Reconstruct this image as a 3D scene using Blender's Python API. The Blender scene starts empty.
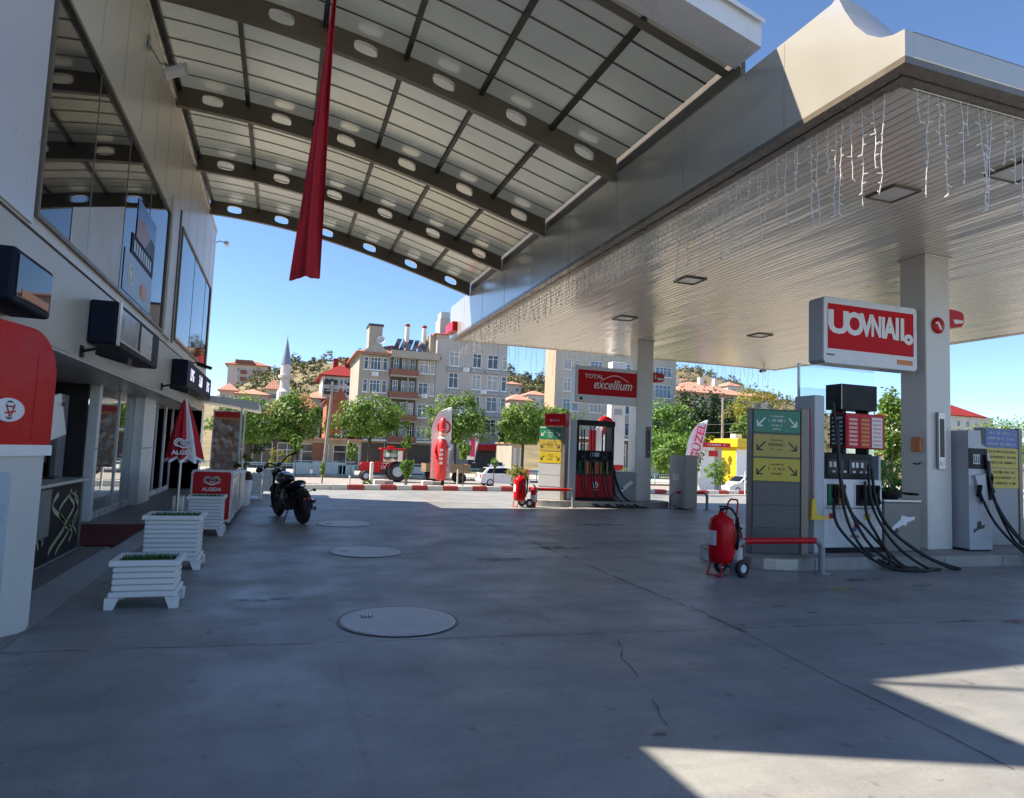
import bpy, math, random
from mathutils import Vector, Matrix, noise
random.seed(7)
R = math.radians
SC = bpy.context.scene
COL = SC.collection
V = Vector

# ------------------------------------------------------------------ camera maths (pixel of the photo -> point in the place)
F, YAW, PITCH, ROLL, CAMH = 670.0, R(18.8), R(4.55), R(2.25), 1.5
FWD = V((math.sin(YAW)*math.cos(PITCH), math.cos(YAW)*math.cos(PITCH), math.sin(PITCH)))
_r0 = V((math.cos(YAW), -math.sin(YAW), 0)); _u0 = _r0.cross(FWD)
RGT = _r0*math.cos(ROLL)+_u0*math.sin(ROLL); UPV = _u0*math.cos(ROLL)-_r0*math.sin(ROLL)
CAM = V((0, 0, CAMH))
def at(px, py, x=None, y=None, z=None):
    d = FWD+RGT*((px-512)/F)-UPV*((py-399)/F)
    if x is not None: t = (x-CAM.x)/d.x
    elif y is not None: t = (y-CAM.y)/d.y
    else: t = (z-CAM.z)/d.z
    return CAM+d*t

# ------------------------------------------------------------------ mesh builder
class MB:
    def __init__(s): s.v=[]; s.f=[]; s.m=[]; s.s=[]
    def add(s, vs, fs, mi=0, smooth=False):
        o=len(s.v); s.v+=[tuple(p) for p in vs]
        for f in fs: s.f.append([i+o for i in f]); s.m.append(mi); s.s.append(smooth)
        return s
    def box(s, x0,x1,y0,y1,z0,z1, mi=0):
        vs=[(x0,y0,z0),(x1,y0,z0),(x1,y1,z0),(x0,y1,z0),(x0,y0,z1),(x1,y0,z1),(x1,y1,z1),(x0,y1,z1)]
        return s.add(vs,[(0,3,2,1),(4,5,6,7),(0,1,5,4),(1,2,6,5),(2,3,7,6),(3,0,4,7)],mi)
    def obox(s, c, size, M=None, mi=0):
        M=M or Matrix(); c=V(c); a,b,d=[k/2 for k in size]
        vs=[c+(M@V((i*a,j*b,k*d))) for k in(-1,1) for (i,j) in((-1,-1),(1,-1),(1,1),(-1,1))]
        return s.add(vs,[(0,3,2,1),(4,5,6,7),(0,1,5,4),(1,2,6,5),(2,3,7,6),(3,0,4,7)],mi)
    def quad(s,a,b,c,d,mi=0): return s.add([a,b,c,d],[(0,1,2,3)],mi)
    def cyl(s,p0,p1,r0,r1=None,n=12,mi=0,smooth=True,caps=True):
        r1=r0 if r1 is None else r1
        p0=V(p0);p1=V(p1);d=(p1-p0).normalized()
        a=d.orthogonal().normalized();b=d.cross(a)
        vs=[]
        for p,r in((p0,r0),(p1,r1)):
            for i in range(n):
                t=2*math.pi*i/n; vs.append(p+(a*math.cos(t)+b*math.sin(t))*r)
        s.add(vs,[(i,(i+1)%n,n+(i+1)%n,n+i) for i in range(n)],mi,smooth)
        if caps:
            s.add(vs[:n],[tuple(range(n))[::-1]],mi); s.add(vs[n:],[tuple(range(n))],mi)
        return s
    def tube(s,pts,r,n=8,mi=0,caps=True):
        pts=[V(p) for p in pts]; N=len(pts)
        rr=r if isinstance(r,(list,tuple)) else [r]*N
        vs=[];a=None
        for i,p in enumerate(pts):
            d=(pts[min(i+1,N-1)]-pts[max(i-1,0)])
            d=d.normalized() if d.length>1e-9 else V((0,0,1))
            if a is None: a=d.orthogonal().normalized()
            a=(a-d*a.dot(d)); a=a.normalized() if a.length>1e-6 else d.orthogonal().normalized()
            b=d.cross(a)
            for k in range(n):
                t=2*math.pi*k/n; vs.append(p+(a*math.cos(t)+b*math.sin(t))*rr[i])
        fs=[(i*n+k,i*n+(k+1)%n,(i+1)*n+(k+1)%n,(i+1)*n+k) for i in range(N-1) for k in range(n)]
        s.add(vs,fs,mi,True)
        if caps: s.add(vs[:n],[tuple(range(n))[::-1]],mi); s.add(vs[-n:],[tuple(range(n))],mi)
        return s
    def lathe(s,prof,c=(0,0,0),axis=(0,0,1),n=20,mi=0,smooth=True):
        ax=V(axis).normalized();a=ax.orthogonal().normalized();b=ax.cross(a);c=V(c)
        vs=[c+ax*h+(a*math.cos(2*math.pi*i/n)+b*math.sin(2*math.pi*i/n))*max(r,1e-4) for r,h in prof for i in range(n)]
        fs=[(j*n+i,j*n+(i+1)%n,(j+1)*n+(i+1)%n,(j+1)*n+i) for j in range(len(prof)-1) for i in range(n)]
        return s.add(vs,fs,mi,smooth)
    def prism(s,poly,o,U,W,D,mi=0,smooth=False,mcap=None):
        o=V(o);U=V(U);W=V(W);D=V(D);n=len(poly)
        a=[o+U*p[0]+W*p[1] for p in poly];b=[p+D for p in a]
        s.add(a+b,[(i,(i+1)%n,n+(i+1)%n,n+i) for i in range(n)],mi,smooth)
        mc=mi if mcap is None else mcap
        s.add(a,[tuple(range(n))[::-1]],mc); s.add(b,[tuple(range(n))],mc)
        return s
    def grid(s,fn,nu,nv,mi=0,smooth=True):
        vs=[fn(i/nu,j/nv) for j in range(nv+1) for i in range(nu+1)]
        fs=[(j*(nu+1)+i,j*(nu+1)+i+1,(j+1)*(nu+1)+i+1,(j+1)*(nu+1)+i) for j in range(nv) for i in range(nu)]
        return s.add(vs,fs,mi,smooth)
    def torus(s,c,axis,Rr,r,n=28,k=10,mi=0,sq=1.0):
        ax=V(axis).normalized();a=ax.orthogonal().normalized();b=ax.cross(a);c=V(c);vs=[]
        for i in range(n):
            t=2*math.pi*i/n;e=a*math.cos(t)+b*math.sin(t)
            for j in range(k):
                q=2*math.pi*j/k; vs.append(c+e*(Rr+r*math.cos(q))+ax*(r*sq*math.sin(q)))
        return s.add(vs,[(i*k+j,((i+1)%n)*k+j,((i+1)%n)*k+(j+1)%k,i*k+(j+1)%k) for i in range(n) for j in range(k)],mi,True)
    def ball(s,c,r,n=14,k=8,mi=0):
        rx,ry,rz=r if isinstance(r,(tuple,list)) else (r,r,r); c=V(c)
        prof=[(math.sin(math.pi*j/k),-math.cos(math.pi*j/k)) for j in range(k+1)]
        vs=[c+V((max(p,1e-3)*math.cos(2*math.pi*i/n)*rx,max(p,1e-3)*math.sin(2*math.pi*i/n)*ry,h*rz)) for p,h in prof for i in range(n)]
        return s.add(vs,[(j*n+i,j*n+(i+1)%n,(j+1)*n+(i+1)%n,(j+1)*n+i) for j in range(k) for i in range(n)],mi,True)
    def build(s,name,mats,parent=None,bevel=0,seg=2,loc=None,fix=True):
        me=bpy.data.meshes.new(name); me.from_pydata(s.v,[],s.f)
        mats=mats if isinstance(mats,(list,tuple)) else [mats]
        for m in mats: me.materials.append(m)
        me.polygons.foreach_set('material_index',s.m); me.polygons.foreach_set('use_smooth',s.s)
        me.update()
        if fix:
            import bmesh
            bm=bmesh.new();bm.from_mesh(me);bmesh.ops.recalc_face_normals(bm,faces=bm.faces);bm.to_mesh(me);bm.free()
        o=bpy.data.objects.new(name,me); COL.objects.link(o)
        if parent: o.parent=parent
        if loc: o.location=loc
        if bevel:
            b=o.modifiers.new('edge','BEVEL'); b.width=bevel;b.segments=seg;b.limit_method='ANGLE';b.angle_limit=R(40)
        return o

def tag(o,label=None,cat=None,group=None,kind=None):
    if label:o['label']=label
    if cat:o['category']=cat
    if group:o['group']=group
    if kind:o['kind']=kind
    return o
def thing(name,label,cat,loc=(0,0,0),rz=0,group=None):
    o=bpy.data.objects.new(name,None); COL.objects.link(o); o.location=loc; o.rotation_euler=(0,0,rz); o.empty_display_size=.2
    return tag(o,label,cat,group)
def dup(root,loc,rz=0,label=None,scale=None):
    def cp(o,p):
        c=o.copy(); COL.objects.link(c)
        if p is not None: c.parent=p
        for ch in list(o.children): cp(ch,c)
        return c
    r=cp(root,None); r.location=loc; r.rotation_euler=(0,0,rz)
    if label:r['label']=label
    if scale:r.scale=(scale,)*3 if isinstance(scale,(int,float)) else scale
    return r
_tc=[0]
def text(name,s,size,mat,parent,loc,face='-Y',ex=.004,shear=0,off=0,align='CENTER',sx=1,rot=None):
    cu=bpy.data.curves.new('lettering','FONT'); cu.body=s;cu.size=size;cu.extrude=ex;cu.shear=shear;cu.offset=off;cu.align_x=align;cu.align_y='CENTER';cu.resolution_u=3
    t=bpy.data.objects.new('tmp',cu); COL.objects.link(t)
    dg=bpy.context.evaluated_depsgraph_get()
    me=bpy.data.meshes.new_from_object(t.evaluated_get(dg)); bpy.data.objects.remove(t); me.materials.clear(); me.materials.append(mat)
    o=bpy.data.objects.new(name,me); COL.objects.link(o); o.parent=parent; o.location=loc
    o.rotation_euler=rot if rot else {'-Y':(R(90),0,0),'+X':(R(90),0,R(90)),'-X':(R(90),0,R(-90)),'Z':(0,0,0)}[face]
    o.scale=(sx,1,1)
    return o

# ------------------------------------------------------------------ materials
def nt(m): m.use_nodes=True; return m.node_tree.nodes,m.node_tree.links
def mat(name,col,rough=.5,metal=0,var=.1,scale=3,bump=0,bscale=40,coat=0,rvar=.08,dirt=0,dirtcol=(.1,.09,.08),spec=.5,stretch=None,detail=5):
    m=bpy.data.materials.new(name); N,L=nt(m); b=N['Principled BSDF']
    b.inputs['Roughness'].default_value=rough; b.inputs['Metallic'].default_value=metal
    b.inputs['Coat Weight'].default_value=coat; b.inputs['Specular IOR Level'].default_value=spec
    tc=N.new('ShaderNodeTexCoord'); src=tc.outputs['Object']
    if stretch:
        mp=N.new('ShaderNodeMapping'); mp.inputs['Scale'].default_value=stretch; L.new(src,mp.inputs['Vector']); src=mp.outputs['Vector']
    n=N.new('ShaderNodeTexNoise'); n.inputs['Scale'].default_value=scale; n.inputs['Detail'].default_value=detail; n.inputs['Roughness'].default_value=.6
    L.new(src,n.inputs['Vector'])
    cr=N.new('ShaderNodeValToRGB'); e=cr.color_ramp.elements
    e[0].position=.3;e[1].position=.7
    e[0].color=(*[c*(1-var) for c in col],1); e[1].color=(*[min(1,c*(1+var)) for c in col],1)
    L.new(n.outputs['Fac'],cr.inputs['Fac']); out=cr.outputs['Color']
    if dirt:
        n2=N.new('ShaderNodeTexNoise'); n2.inputs['Scale'].default_value=scale*.37+.2; n2.inputs['Detail'].default_value=8; n2.inputs['Roughness'].default_value=.7
        L.new(src,n2.inputs['Vector'])
        mr=N.new('ShaderNodeMapRange'); mr.inputs[1].default_value=.5;mr.inputs[2].default_value=.75;mr.inputs[4].default_value=dirt
        L.new(n2.outputs['Fac'],mr.inputs[0])
        mx=N.new('ShaderNodeMixRGB'); mx.inputs[2].default_value=(*dirtcol,1); L.new(mr.outputs[0],mx.inputs[0]); L.new(out,mx.inputs[1]); out=mx.outputs[0]
    L.new(out,b.inputs['Base Color'])
    if rvar:
        rr=N.new('ShaderNodeMapRange'); rr.inputs[1].default_value=.3;rr.inputs[2].default_value=.7
        rr.inputs[3].default_value=max(0.01,rough-rvar);rr.inputs[4].default_value=min(1,rough+rvar); L.new(n.outputs['Fac'],rr.inputs[0]); L.new(rr.outputs[0],b.inputs['Roughness'])
    if bump:
        nb=N.new('ShaderNodeTexNoise'); nb.inputs['Scale'].default_value=bscale; nb.inputs['Detail'].default_value=4; L.new(src,nb.inputs['Vector'])
        bp=N.new('ShaderNodeBump'); bp.inputs['Strength'].default_value=bump; bp.inputs['Distance'].default_value=.02; L.new(nb.outputs['Fac'],bp.inputs['Height']); L.new(bp.outputs['Normal'],b.inputs['Normal'])
    return m
def glassy(name,tint,clear=.6,rough=.02,ior=1.5):
    """clear pane: tinted see-through mixed with mirror by angle"""
    m=bpy.data.materials.new(name); N,L=nt(m); N.remove(N['Principled BSDF'])
    out=N['Material Output']; tr=N.new('ShaderNodeBsdfTransparent'); tr.inputs[0].default_value=(*tint,1)
    gl=N.new('ShaderNodeBsdfGlossy'); gl.inputs['Roughness'].default_value=rough; gl.inputs[0].default_value=(.95,1,.98,1)
    fr=N.new('ShaderNodeFresnel'); fr.inputs['IOR'].default_value=ior
    mr=N.new('ShaderNodeMapRange'); mr.inputs[3].default_value=1-clear; mr.inputs[4].default_value=1; L.new(fr.outputs[0],mr.inputs[0])
    mx=N.new('ShaderNodeMixShader'); L.new(mr.outputs[0],mx.inputs[0]); L.new(tr.outputs[0],mx.inputs[1]); L.new(gl.outputs[0],mx.inputs[2]); L.new(mx.outputs[0],out.inputs[0])
    return m
def leafmat(name,c0,c1,c2,scale=1.2,trans=.35):
    m=bpy.data.materials.new(name); N,L=nt(m); b=N['Principled BSDF']; b.inputs['Roughness'].default_value=.55
    tc=N.new('ShaderNodeTexCoord'); n=N.new('ShaderNodeTexNoise'); n.inputs['Scale'].default_value=scale; n.inputs['Detail'].default_value=6; n.inputs['Roughness'].default_value=.75
    L.new(tc.outputs['Object'],n.inputs['Vector'])
    cr=N.new('ShaderNodeValToRGB'); e=cr.color_ramp.elements; e[0].position=.33;e[0].color=(*c0,1);e[1].position=.68;e[1].color=(*c2,1); k=e.new(.5);k.color=(*c1,1)
    L.new(n.outputs['Fac'],cr.inputs['Fac']); L.new(cr.outputs[0],b.inputs['Base Color'])
    t=N.new('ShaderNodeBsdfTranslucent'); L.new(cr.outputs[0],t.inputs[0]); mx=N.new('ShaderNodeMixShader'); mx.inputs[0].default_value=trans
    L.new(b.outputs[0],mx.inputs[1]);L.new(t.outputs[0],mx.inputs[2]);L.new(mx.outputs[0],N['Material Output'].inputs[0])
    return m
def tiles(name,ca,cb,sx=.25,axis='X',rough=.8):
    m=mat(name,ca,rough,var=.2,scale=1.5); N,L=nt(m); b=N['Principled BSDF']
    tc=N.new('ShaderNodeTexCoord'); w=N.new('ShaderNodeTexWave'); w.bands_direction=axis; w.inputs['Scale'].default_value=1/sx*.16; w.inputs['Distortion'].default_value=.6
    L.new(tc.outputs['Object'],w.inputs['Vector']); bp=N.new('ShaderNodeBump'); bp.inputs['Strength'].default_value=.5; bp.inputs['Distance'].default_value=.05; L.new(w.outputs['Fac'],bp.inputs['Height']); L.new(bp.outputs[0],b.inputs['Normal'])
    src=b.inputs['Base Color'].links[0].from_socket; n=N.new('ShaderNodeTexNoise'); n.inputs['Scale'].default_value=6; L.new(tc.outputs['Object'],n.inputs['Vector'])
    mx=N.new('ShaderNodeMixRGB'); mx.inputs[2].default_value=(*cb,1); L.new(n.outputs['Fac'],mx.inputs[0]); L.new(src,mx.inputs[1]); L.new(mx.outputs[0],b.inputs['Base Color'])
    return m

M={}
M['white']=mat('white_paint',(.85,.85,.83),.45,var=.04,dirt=.3,dirtcol=(.45,.43,.4))
M['whitem']=mat('white_metal',(.72,.73,.74),.3,var=.04,dirt=.15,dirtcol=(.4,.4,.38))
M['offwhite']=mat('aged_white_panel',(.62,.61,.57),.4,var=.06,dirt=.2,dirtcol=(.35,.33,.3))
M['red']=mat('red_plastic',(.54,.008,.014),.38,spec=.3,var=.08,dirt=.1,dirtcol=(.25,.02,.02))
M['redgloss']=mat('glossy_red_panel',(.56,.005,.012),.25,var=.06,coat=.05,spec=.15)
M['redcloth']=mat('red_cloth',(.42,.012,.02),.85,var=.18,scale=8,bump=.3,bscale=120)
M['black']=mat('black_plastic',(.010,.010,.011),.5,var=.2,rvar=.1,spec=.25)
M['rubber']=mat('black_rubber',(.014,.014,.015),.6,var=.25,scale=12)
M['dark']=mat('dark_metal',(.035,.033,.032),.4,metal=.3,var=.2)
M['grey']=mat('grey_paint',(.3,.31,.33),.4,var=.08,dirt=.25,dirtcol=(.12,.11,.1))
M['lgrey']=mat('light_grey_paint',(.45,.47,.5),.35,var=.06,dirt=.2,dirtcol=(.2,.19,.18))
M['steel']=mat('brushed_steel',(.45,.44,.42),.35,metal=.85,var=.12,scale=5,stretch=(1,1,12),dirt=.3,dirtcol=(.2,.18,.15))
M['chrome']=mat('chrome',(.7,.7,.7),.12,metal=1,var=.05)
M['anthracite']=mat('anthracite_panel',(.1,.1,.098),.45,var=.1,dirt=.2,dirtcol=(.16,.15,.13))
M['green']=mat('green_sign_face',(.02,.2,.11),.35,var=.05)
M['ochre']=mat('ochre_sign_face',(.44,.33,.06),.35,var=.05)
M['yellow']=mat('yellow_sign_face',(.55,.43,.03),.35,var=.06)
M['blue']=mat('blue_sign_face',(.04,.11,.38),.35,var=.08)
M['navy']=mat('navy_box',(.007,.01,.024),.6,var=.15,spec=.2)
M['orange']=mat('orange_sticker',(.62,.2,.04),.4,var=.1)
M['ink']=mat('printed_black',(.02,.02,.02),.5,var=.1)
M['wink']=mat('printed_white',(.8,.8,.8),.5,var=.03)
M['pink']=mat('printed_pink',(.62,.02,.14),.6,var=.05)
M['darkred']=mat('dark_red_mat',(.12,.012,.016),.95,var=.3,scale=40,bump=.5,bscale=200)
M['conc']=mat('island_concrete',(.34,.32,.29),.75,var=.15,scale=4,bump=.3,bscale=30,dirt=.5,dirtcol=(.12,.11,.1))
M['kwhite']=mat('kerb_white',(.68,.67,.64),.7,var=.1,scale=8,dirt=.4,dirtcol=(.35,.32,.28))
M['kred']=mat('kerb_red',(.45,.05,.045),.7,var=.18,scale=8,dirt=.4,dirtcol=(.4,.25,.2))
M['glassdark']=mat('dark_window_glass',(.008,.009,.011),.03,var=.2,rvar=.015,spec=.35)
M['paneblue']=mat('bluish_window_glass',(.09,.14,.2),.06,var=.4,scale=.35,rvar=.03,spec=.8)
M['panedark']=mat('apartment_window_glass',(.035,.045,.06),.08,var=.6,scale=.3,rvar=.04,spec=.8)
M['pane']=glassy('clear_pane',(.82,.9,.87),.8)
M['binsteel']=mat('dull_bin_steel',(.2,.19,.17),.5,metal=.3,var=.12,scale=4,dirt=.3,dirtcol=(.1,.09,.08))
M['screen']=glassy('wind_screen',(.93,.97,.98),.92,ior=1.3)
M['doorglass']=glassy('greenish_door_glass',(.6,.78,.7),.38)
M['bark']=mat('bark',(.09,.065,.045),.9,var=.3,scale=6,bump=.6,bscale=18,stretch=(1,1,.25))
M['wood']=mat('weathered_pole',(.3,.27,.22),.85,var=.2,scale=5,stretch=(4,4,.4))
M['grass']=leafmat('planter_grass',(.03,.09,.012),(.06,.16,.02),(.1,.22,.04),9,.3)
M['leafA']=leafmat('fresh_foliage',(.055,.115,.013),(.12,.22,.026),(.25,.35,.05),.9)
M['leafB']=leafmat('yellowish_foliage',(.13,.15,.015),(.25,.25,.03),(.36,.33,.06),.9)
M['leafC']=leafmat('dark_foliage',(.012,.035,.01),(.025,.06,.015),(.05,.095,.025),.7,.2)
M['leafD']=leafmat('bush_foliage',(.055,.125,.015),(.12,.24,.03),(.22,.37,.06),1.6)
M['scrub']=leafmat('dry_scrub',(.06,.075,.03),(.13,.135,.05),(.24,.21,.09),.2,.15)
M['bmetal']=mat('brown_painted_steel',(.15,.125,.09),.42,metal=.2,var=.12,scale=2,dirt=.25,dirtcol=(.07,.06,.05))
M['seam']=mat('dark_purlin',(.06,.056,.048),.5,metal=.2,var=.15)
M['led']=bpy.data.materials.new('led_digits'); _n,_l=nt(M['led']); _n['Principled BSDF'].inputs['Emission Color'].default_value=(.75,.72,1,1); _n['Principled BSDF'].inputs['Emission Strength'].default_value=.6; _n['Principled BSDF'].inputs['Base Color'].default_value=(.4,.4,.5,1)
M['tail']=mat('red_lens',(.5,.05,.02),.15,var=.1,coat=.5)
M['lens']=mat('milky_lens',(.7,.7,.68),.2,var=.05)
M['rooft']=tiles('red_roof_tiles',(.42,.13,.07),(.3,.12,.08))
M['roofp']=tiles('faded_roof_tiles',(.55,.25,.17),(.45,.24,.18))
M['roofr']=mat('red_metal_roof',(.27,.03,.026),.7,spec=.2,var=.12)
M['brickw']=tiles('bare_brick',(.45,.16,.07),(.36,.14,.08),.3,'Z')
def wallmat(n,c,**k): return mat(n,c,.85,var=.08,scale=.6,dirt=.55,dirtcol=tuple(x*.62 for x in c),stretch=(1,1,.22),**k)
M['wbeige']=wallmat('beige_render',(.38,.345,.285)); M['wgrey']=wallmat('grey_render',(.43,.41,.38)); M['wpink']=wallmat('pink_render',(.5,.38,.34))
M['wrose']=wallmat('pale_rose_render',(.66,.56,.52)); M['wcream']=wallmat('cream_render',(.47,.44,.38)); M['wsunlit']=wallmat('sunlit_side_render',(.52,.36,.26)); M['wwhite']=wallmat('white_render',(.72,.69,.63)); M['wdark']=wallmat('dark_shopfront_loggia_shade',(.1,.085,.075))
M['curtain']=mat('curtained_window_glass',(.3,.29,.27),.12,var=.25,scale=1.5,spec=.7)
M['brailing']=mat('reddish_balcony',(.24,.1,.065),.7,var=.15)
M['teal']=mat('turquoise_paint',(.28,.52,.53),.5,var=.1)
M['carwhite']=mat('white_car_paint',(.7,.71,.72),.2,var=.03,coat=.7)
M['carblue']=mat('pale_blue_car_paint',(.35,.42,.52),.2,var=.05,coat=.7)
M['yellowp']=mat('yellow_paint',(.75,.5,.02),.45,var=.06)
# ------------------------------------------------------------------ world, sun, camera
SUNV = V((-0.80, 0.305, 1.0)).normalized()          # towards the sun
EL = math.asin(SUNV.z); AZ = math.atan2(SUNV.x, SUNV.y)
w=bpy.data.worlds.new('World'); SC.world=w; w.use_nodes=True
N,L=w.node_tree.nodes,w.node_tree.links
sk=N.new('ShaderNodeTexSky'); sk.sky_type='NISHITA'; sk.sun_disc=False; sk.sun_elevation=EL; sk.sun_rotation=AZ
sk.air_density=.95; sk.dust_density=.05; sk.ozone_density=5.0; sk.altitude=1800
L.new(sk.outputs[0],N['Background'].inputs[0]); N['Background'].inputs[1].default_value=.11
sl=bpy.data.lights.new('sun','SUN'); sl.energy=5.0; sl.angle=R(.53); sl.color=(1,.89,.72)
so=bpy.data.objects.new('sun',sl); COL.objects.link(so); so.rotation_euler=(-SUNV).to_track_quat('-Z','Y').to_euler(); so.location=(-20,10,40)
cd=bpy.data.cameras.new('camera'); co=bpy.data.objects.new('camera',cd); COL.objects.link(co); SC.camera=co
cd.sensor_width=36; cd.lens=F/1024*36; cd.clip_end=5000; cd.clip_start=.05
Mx=Matrix((RGT,UPV,-FWD)).transposed().to_4x4(); Mx.translation=CAM; co.matrix_world=Mx
SC.view_settings.view_transform='Standard'; SC.view_settings.look='None'; SC.view_settings.exposure=1.15; SC.view_settings.gamma=1
SC.render.engine='CYCLES'; SC.cycles.max_bounces=8; SC.cycles.diffuse_bounces=5; SC.cycles.glossy_bounces=4; SC.cycles.transparent_max_bounces=12
SC.cycles.use_denoising=True; SC.cycles.sample_clamp_indirect=6; SC.cycles.caustics_reflective=False; SC.cycles.caustics_refractive=False

# ------------------------------------------------------------------ special materials
def concrete():
    m=bpy.data.materials.new('forecourt_concrete'); N,L=nt(m); b=N['Principled BSDF']
    tc=N.new('ShaderNodeTexCoord'); o=tc.outputs['Object']
    def noi(s,d,r,vec=o,dist=0):
        n=N.new('ShaderNodeTexNoise'); n.inputs['Scale'].default_value=s;n.inputs['Detail'].default_value=d;n.inputs['Roughness'].default_value=r;n.inputs['Distortion'].default_value=dist; L.new(vec,n.inputs['Vector']); return n.outputs['Fac']
    def ramp(f,p0,c0,p1,c1):
        r=N.new('ShaderNodeValToRGB'); e=r.color_ramp.elements; e[0].position=p0;e[0].color=(*c0,1);e[1].position=p1;e[1].color=(*c1,1); L.new(f,r.inputs[0]); return r.outputs[0]
    def mul(a,bb,fac=1):
        x=N.new('ShaderNodeMixRGB'); x.blend_type='MULTIPLY'; x.inputs[0].default_value=fac; L.new(a,x.inputs[1]);L.new(bb,x.inputs[2]); return x.outputs[0]
    big=ramp(noi(.35,8,.62,dist=.6),.32,(.265,.267,.265),.68,(.35,.35,.342))
    mid=ramp(noi(1.6,9,.7,dist=.4),.3,(.8,.805,.81),.62,(1.06,1.06,1.05))
    fine=ramp(noi(55,4,.6),.3,(.86,.86,.86),.7,(1.08,1.08,1.08))
    spots=ramp(noi(5.2,3,.5),.66,(1,1,1),.74,(.62,.61,.6))
    mp=N.new('ShaderNodeMapping'); mp.inputs['Scale'].default_value=(.16,2.2,1); mp.inputs['Rotation'].default_value=(0,0,R(8)); L.new(o,mp.inputs['Vector'])
    streak=ramp(noi(1.1,6,.6,mp.outputs[0]),.35,(.84,.84,.85),.6,(1.03,1.03,1.02))
    pale=ramp(noi(.9,7,.75,dist=1.2),.6,(1,1,1),.8,(1.22,1.21,1.19))
    grit=ramp(noi(160,2,.5),.28,(.7,.7,.7),.45,(1,1,1)); drip=ramp(noi(14,2,.4,dist=.8),.70,(1,1,1),.76,(.6,.6,.61))
    mp2=N.new('ShaderNodeMapping'); mp2.inputs['Scale'].default_value=(2.4,.07,1); mp2.inputs['Rotation'].default_value=(0,0,R(-78)); L.new(o,mp2.inputs['Vector'])
    tyre=ramp(noi(.8,5,.55,mp2.outputs[0],1.0),.62,(1,1,1),.72,(.82,.82,.83))
    vo=N.new('ShaderNodeTexVoronoi'); vo.feature='DISTANCE_TO_EDGE'; vo.inputs['Scale'].default_value=.42; wv=N.new('ShaderNodeVectorMath'); wn=N.new('ShaderNodeTexNoise'); wn.inputs['Scale'].default_value=1.3; wn.inputs['Detail'].default_value=7; L.new(o,wn.inputs['Vector']); L.new(o,wv.inputs[0]); L.new(wn.outputs['Color'],wv.inputs[1]); L.new(wv.outputs[0],vo.inputs['Vector'])
    crack=ramp(vo.outputs['Distance'],.0,(.62,.62,.62),.006,(1,1,1))
    c=mul(mul(mul(mul(mul(big,mid),fine,.8),spots),streak),pale); c=mul(mul(mul(mul(c,grit,.8),drip,.8),tyre),crack,.15)
    L.new(c,b.inputs['Base Color'])
    rr=N.new('ShaderNodeMapRange'); rr.inputs[1].default_value=.3;rr.inputs[2].default_value=.7;rr.inputs[3].default_value=.34;rr.inputs[4].default_value=.62; L.new(noi(1.2,6,.65),rr.inputs[0]); L.new(rr.outputs[0],b.inputs['Roughness'])
    bp=N.new('ShaderNodeBump'); bp.inputs['Strength'].default_value=.25; bp.inputs['Distance'].default_value=.004; L.new(noi(70,5,.7),bp.inputs['Height']); L.new(bp.outputs[0],b.inputs['Normal'])
    return m
M['fore']=concrete()
def soffitmat():
    m=bpy.data.materials.new('soffit_slats'); N,L=nt(m); b=N['Principled BSDF']
    tc=N.new('ShaderNodeTexCoord'); o=tc.outputs['Object']
    sep=N.new('ShaderNodeSeparateXYZ'); L.new(o,sep.inputs[0])
    fr=N.new('ShaderNodeMath'); fr.operation='MULTIPLY'; fr.inputs[1].default_value=1/.13; L.new(sep.outputs['X'],fr.inputs[0])
    f2=N.new('ShaderNodeMath'); f2.operation='FRACT'; L.new(fr.outputs[0],f2.inputs[0])
    pp=N.new('ShaderNodeMath'); pp.operation='PINGPONG'; pp.inputs[1].default_value=.5; L.new(f2.outputs[0],pp.inputs[0])
    gr=N.new('ShaderNodeMapRange'); gr.inputs[1].default_value=0;gr.inputs[2].default_value=.09; L.new(pp.outputs[0],gr.inputs[0])
    mp=N.new('ShaderNodeMapping'); mp.inputs['Scale'].default_value=(1.0,.11,1); L.new(o,mp.inputs['Vector'])
    n=N.new('ShaderNodeTexNoise'); n.inputs['Scale'].default_value=2.2;n.inputs['Detail'].default_value=3; L.new(mp.outputs[0],n.inputs['Vector'])
    ad=N.new('ShaderNodeMath'); ad.operation='MULTIPLY_ADD'; ad.inputs[1].default_value=2.2; L.new(n.outputs['Fac'],ad.inputs[0]); L.new(gr.outputs[0],ad.inputs[2])
    bp=N.new('ShaderNodeBump'); bp.inputs['Strength'].default_value=.5; bp.inputs['Distance'].default_value=.035; L.new(ad.outputs[0],bp.inputs['Height']); L.new(bp.outputs[0],b.inputs['Normal'])
    cr=N.new('ShaderNodeValToRGB'); e=cr.color_ramp.elements; e[0].color=(.26,.235,.195,1); e[1].color=(.82,.775,.69,1); L.new(gr.outputs[0],cr.inputs[0]); L.new(cr.outputs[0],b.inputs['Base Color'])
    b.inputs['Metallic'].default_value=.4; b.inputs['Roughness'].default_value=.22
    return m
M['soffit']=soffitmat()
M['fascia']=mat('aluminium_fascia',(.62,.575,.5),.22,metal=.45,var=.03,scale=.8,coat=.3,rvar=.04,dirt=.05,dirtcol=(.45,.41,.35))
M['rim']=mat('soffit_rim',(.22,.185,.145),.28,metal=.35,var=.08)
M['clad']=mat('aluminium_cladding',(.62,.565,.475),.36,metal=.05,var=.05,scale=.5,coat=.05,rvar=.05)
M['band']=mat('grey_sign_band',(.52,.49,.44),.4,metal=.1,var=.06,scale=.7,dirt=.2,dirtcol=(.3,.27,.24))
M['bluewhite']=mat('sky_tinted_end_panel',(.62,.65,.72),.35,var=.03)  # white panel with the blue sky reflection mixed into its base colour
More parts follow.
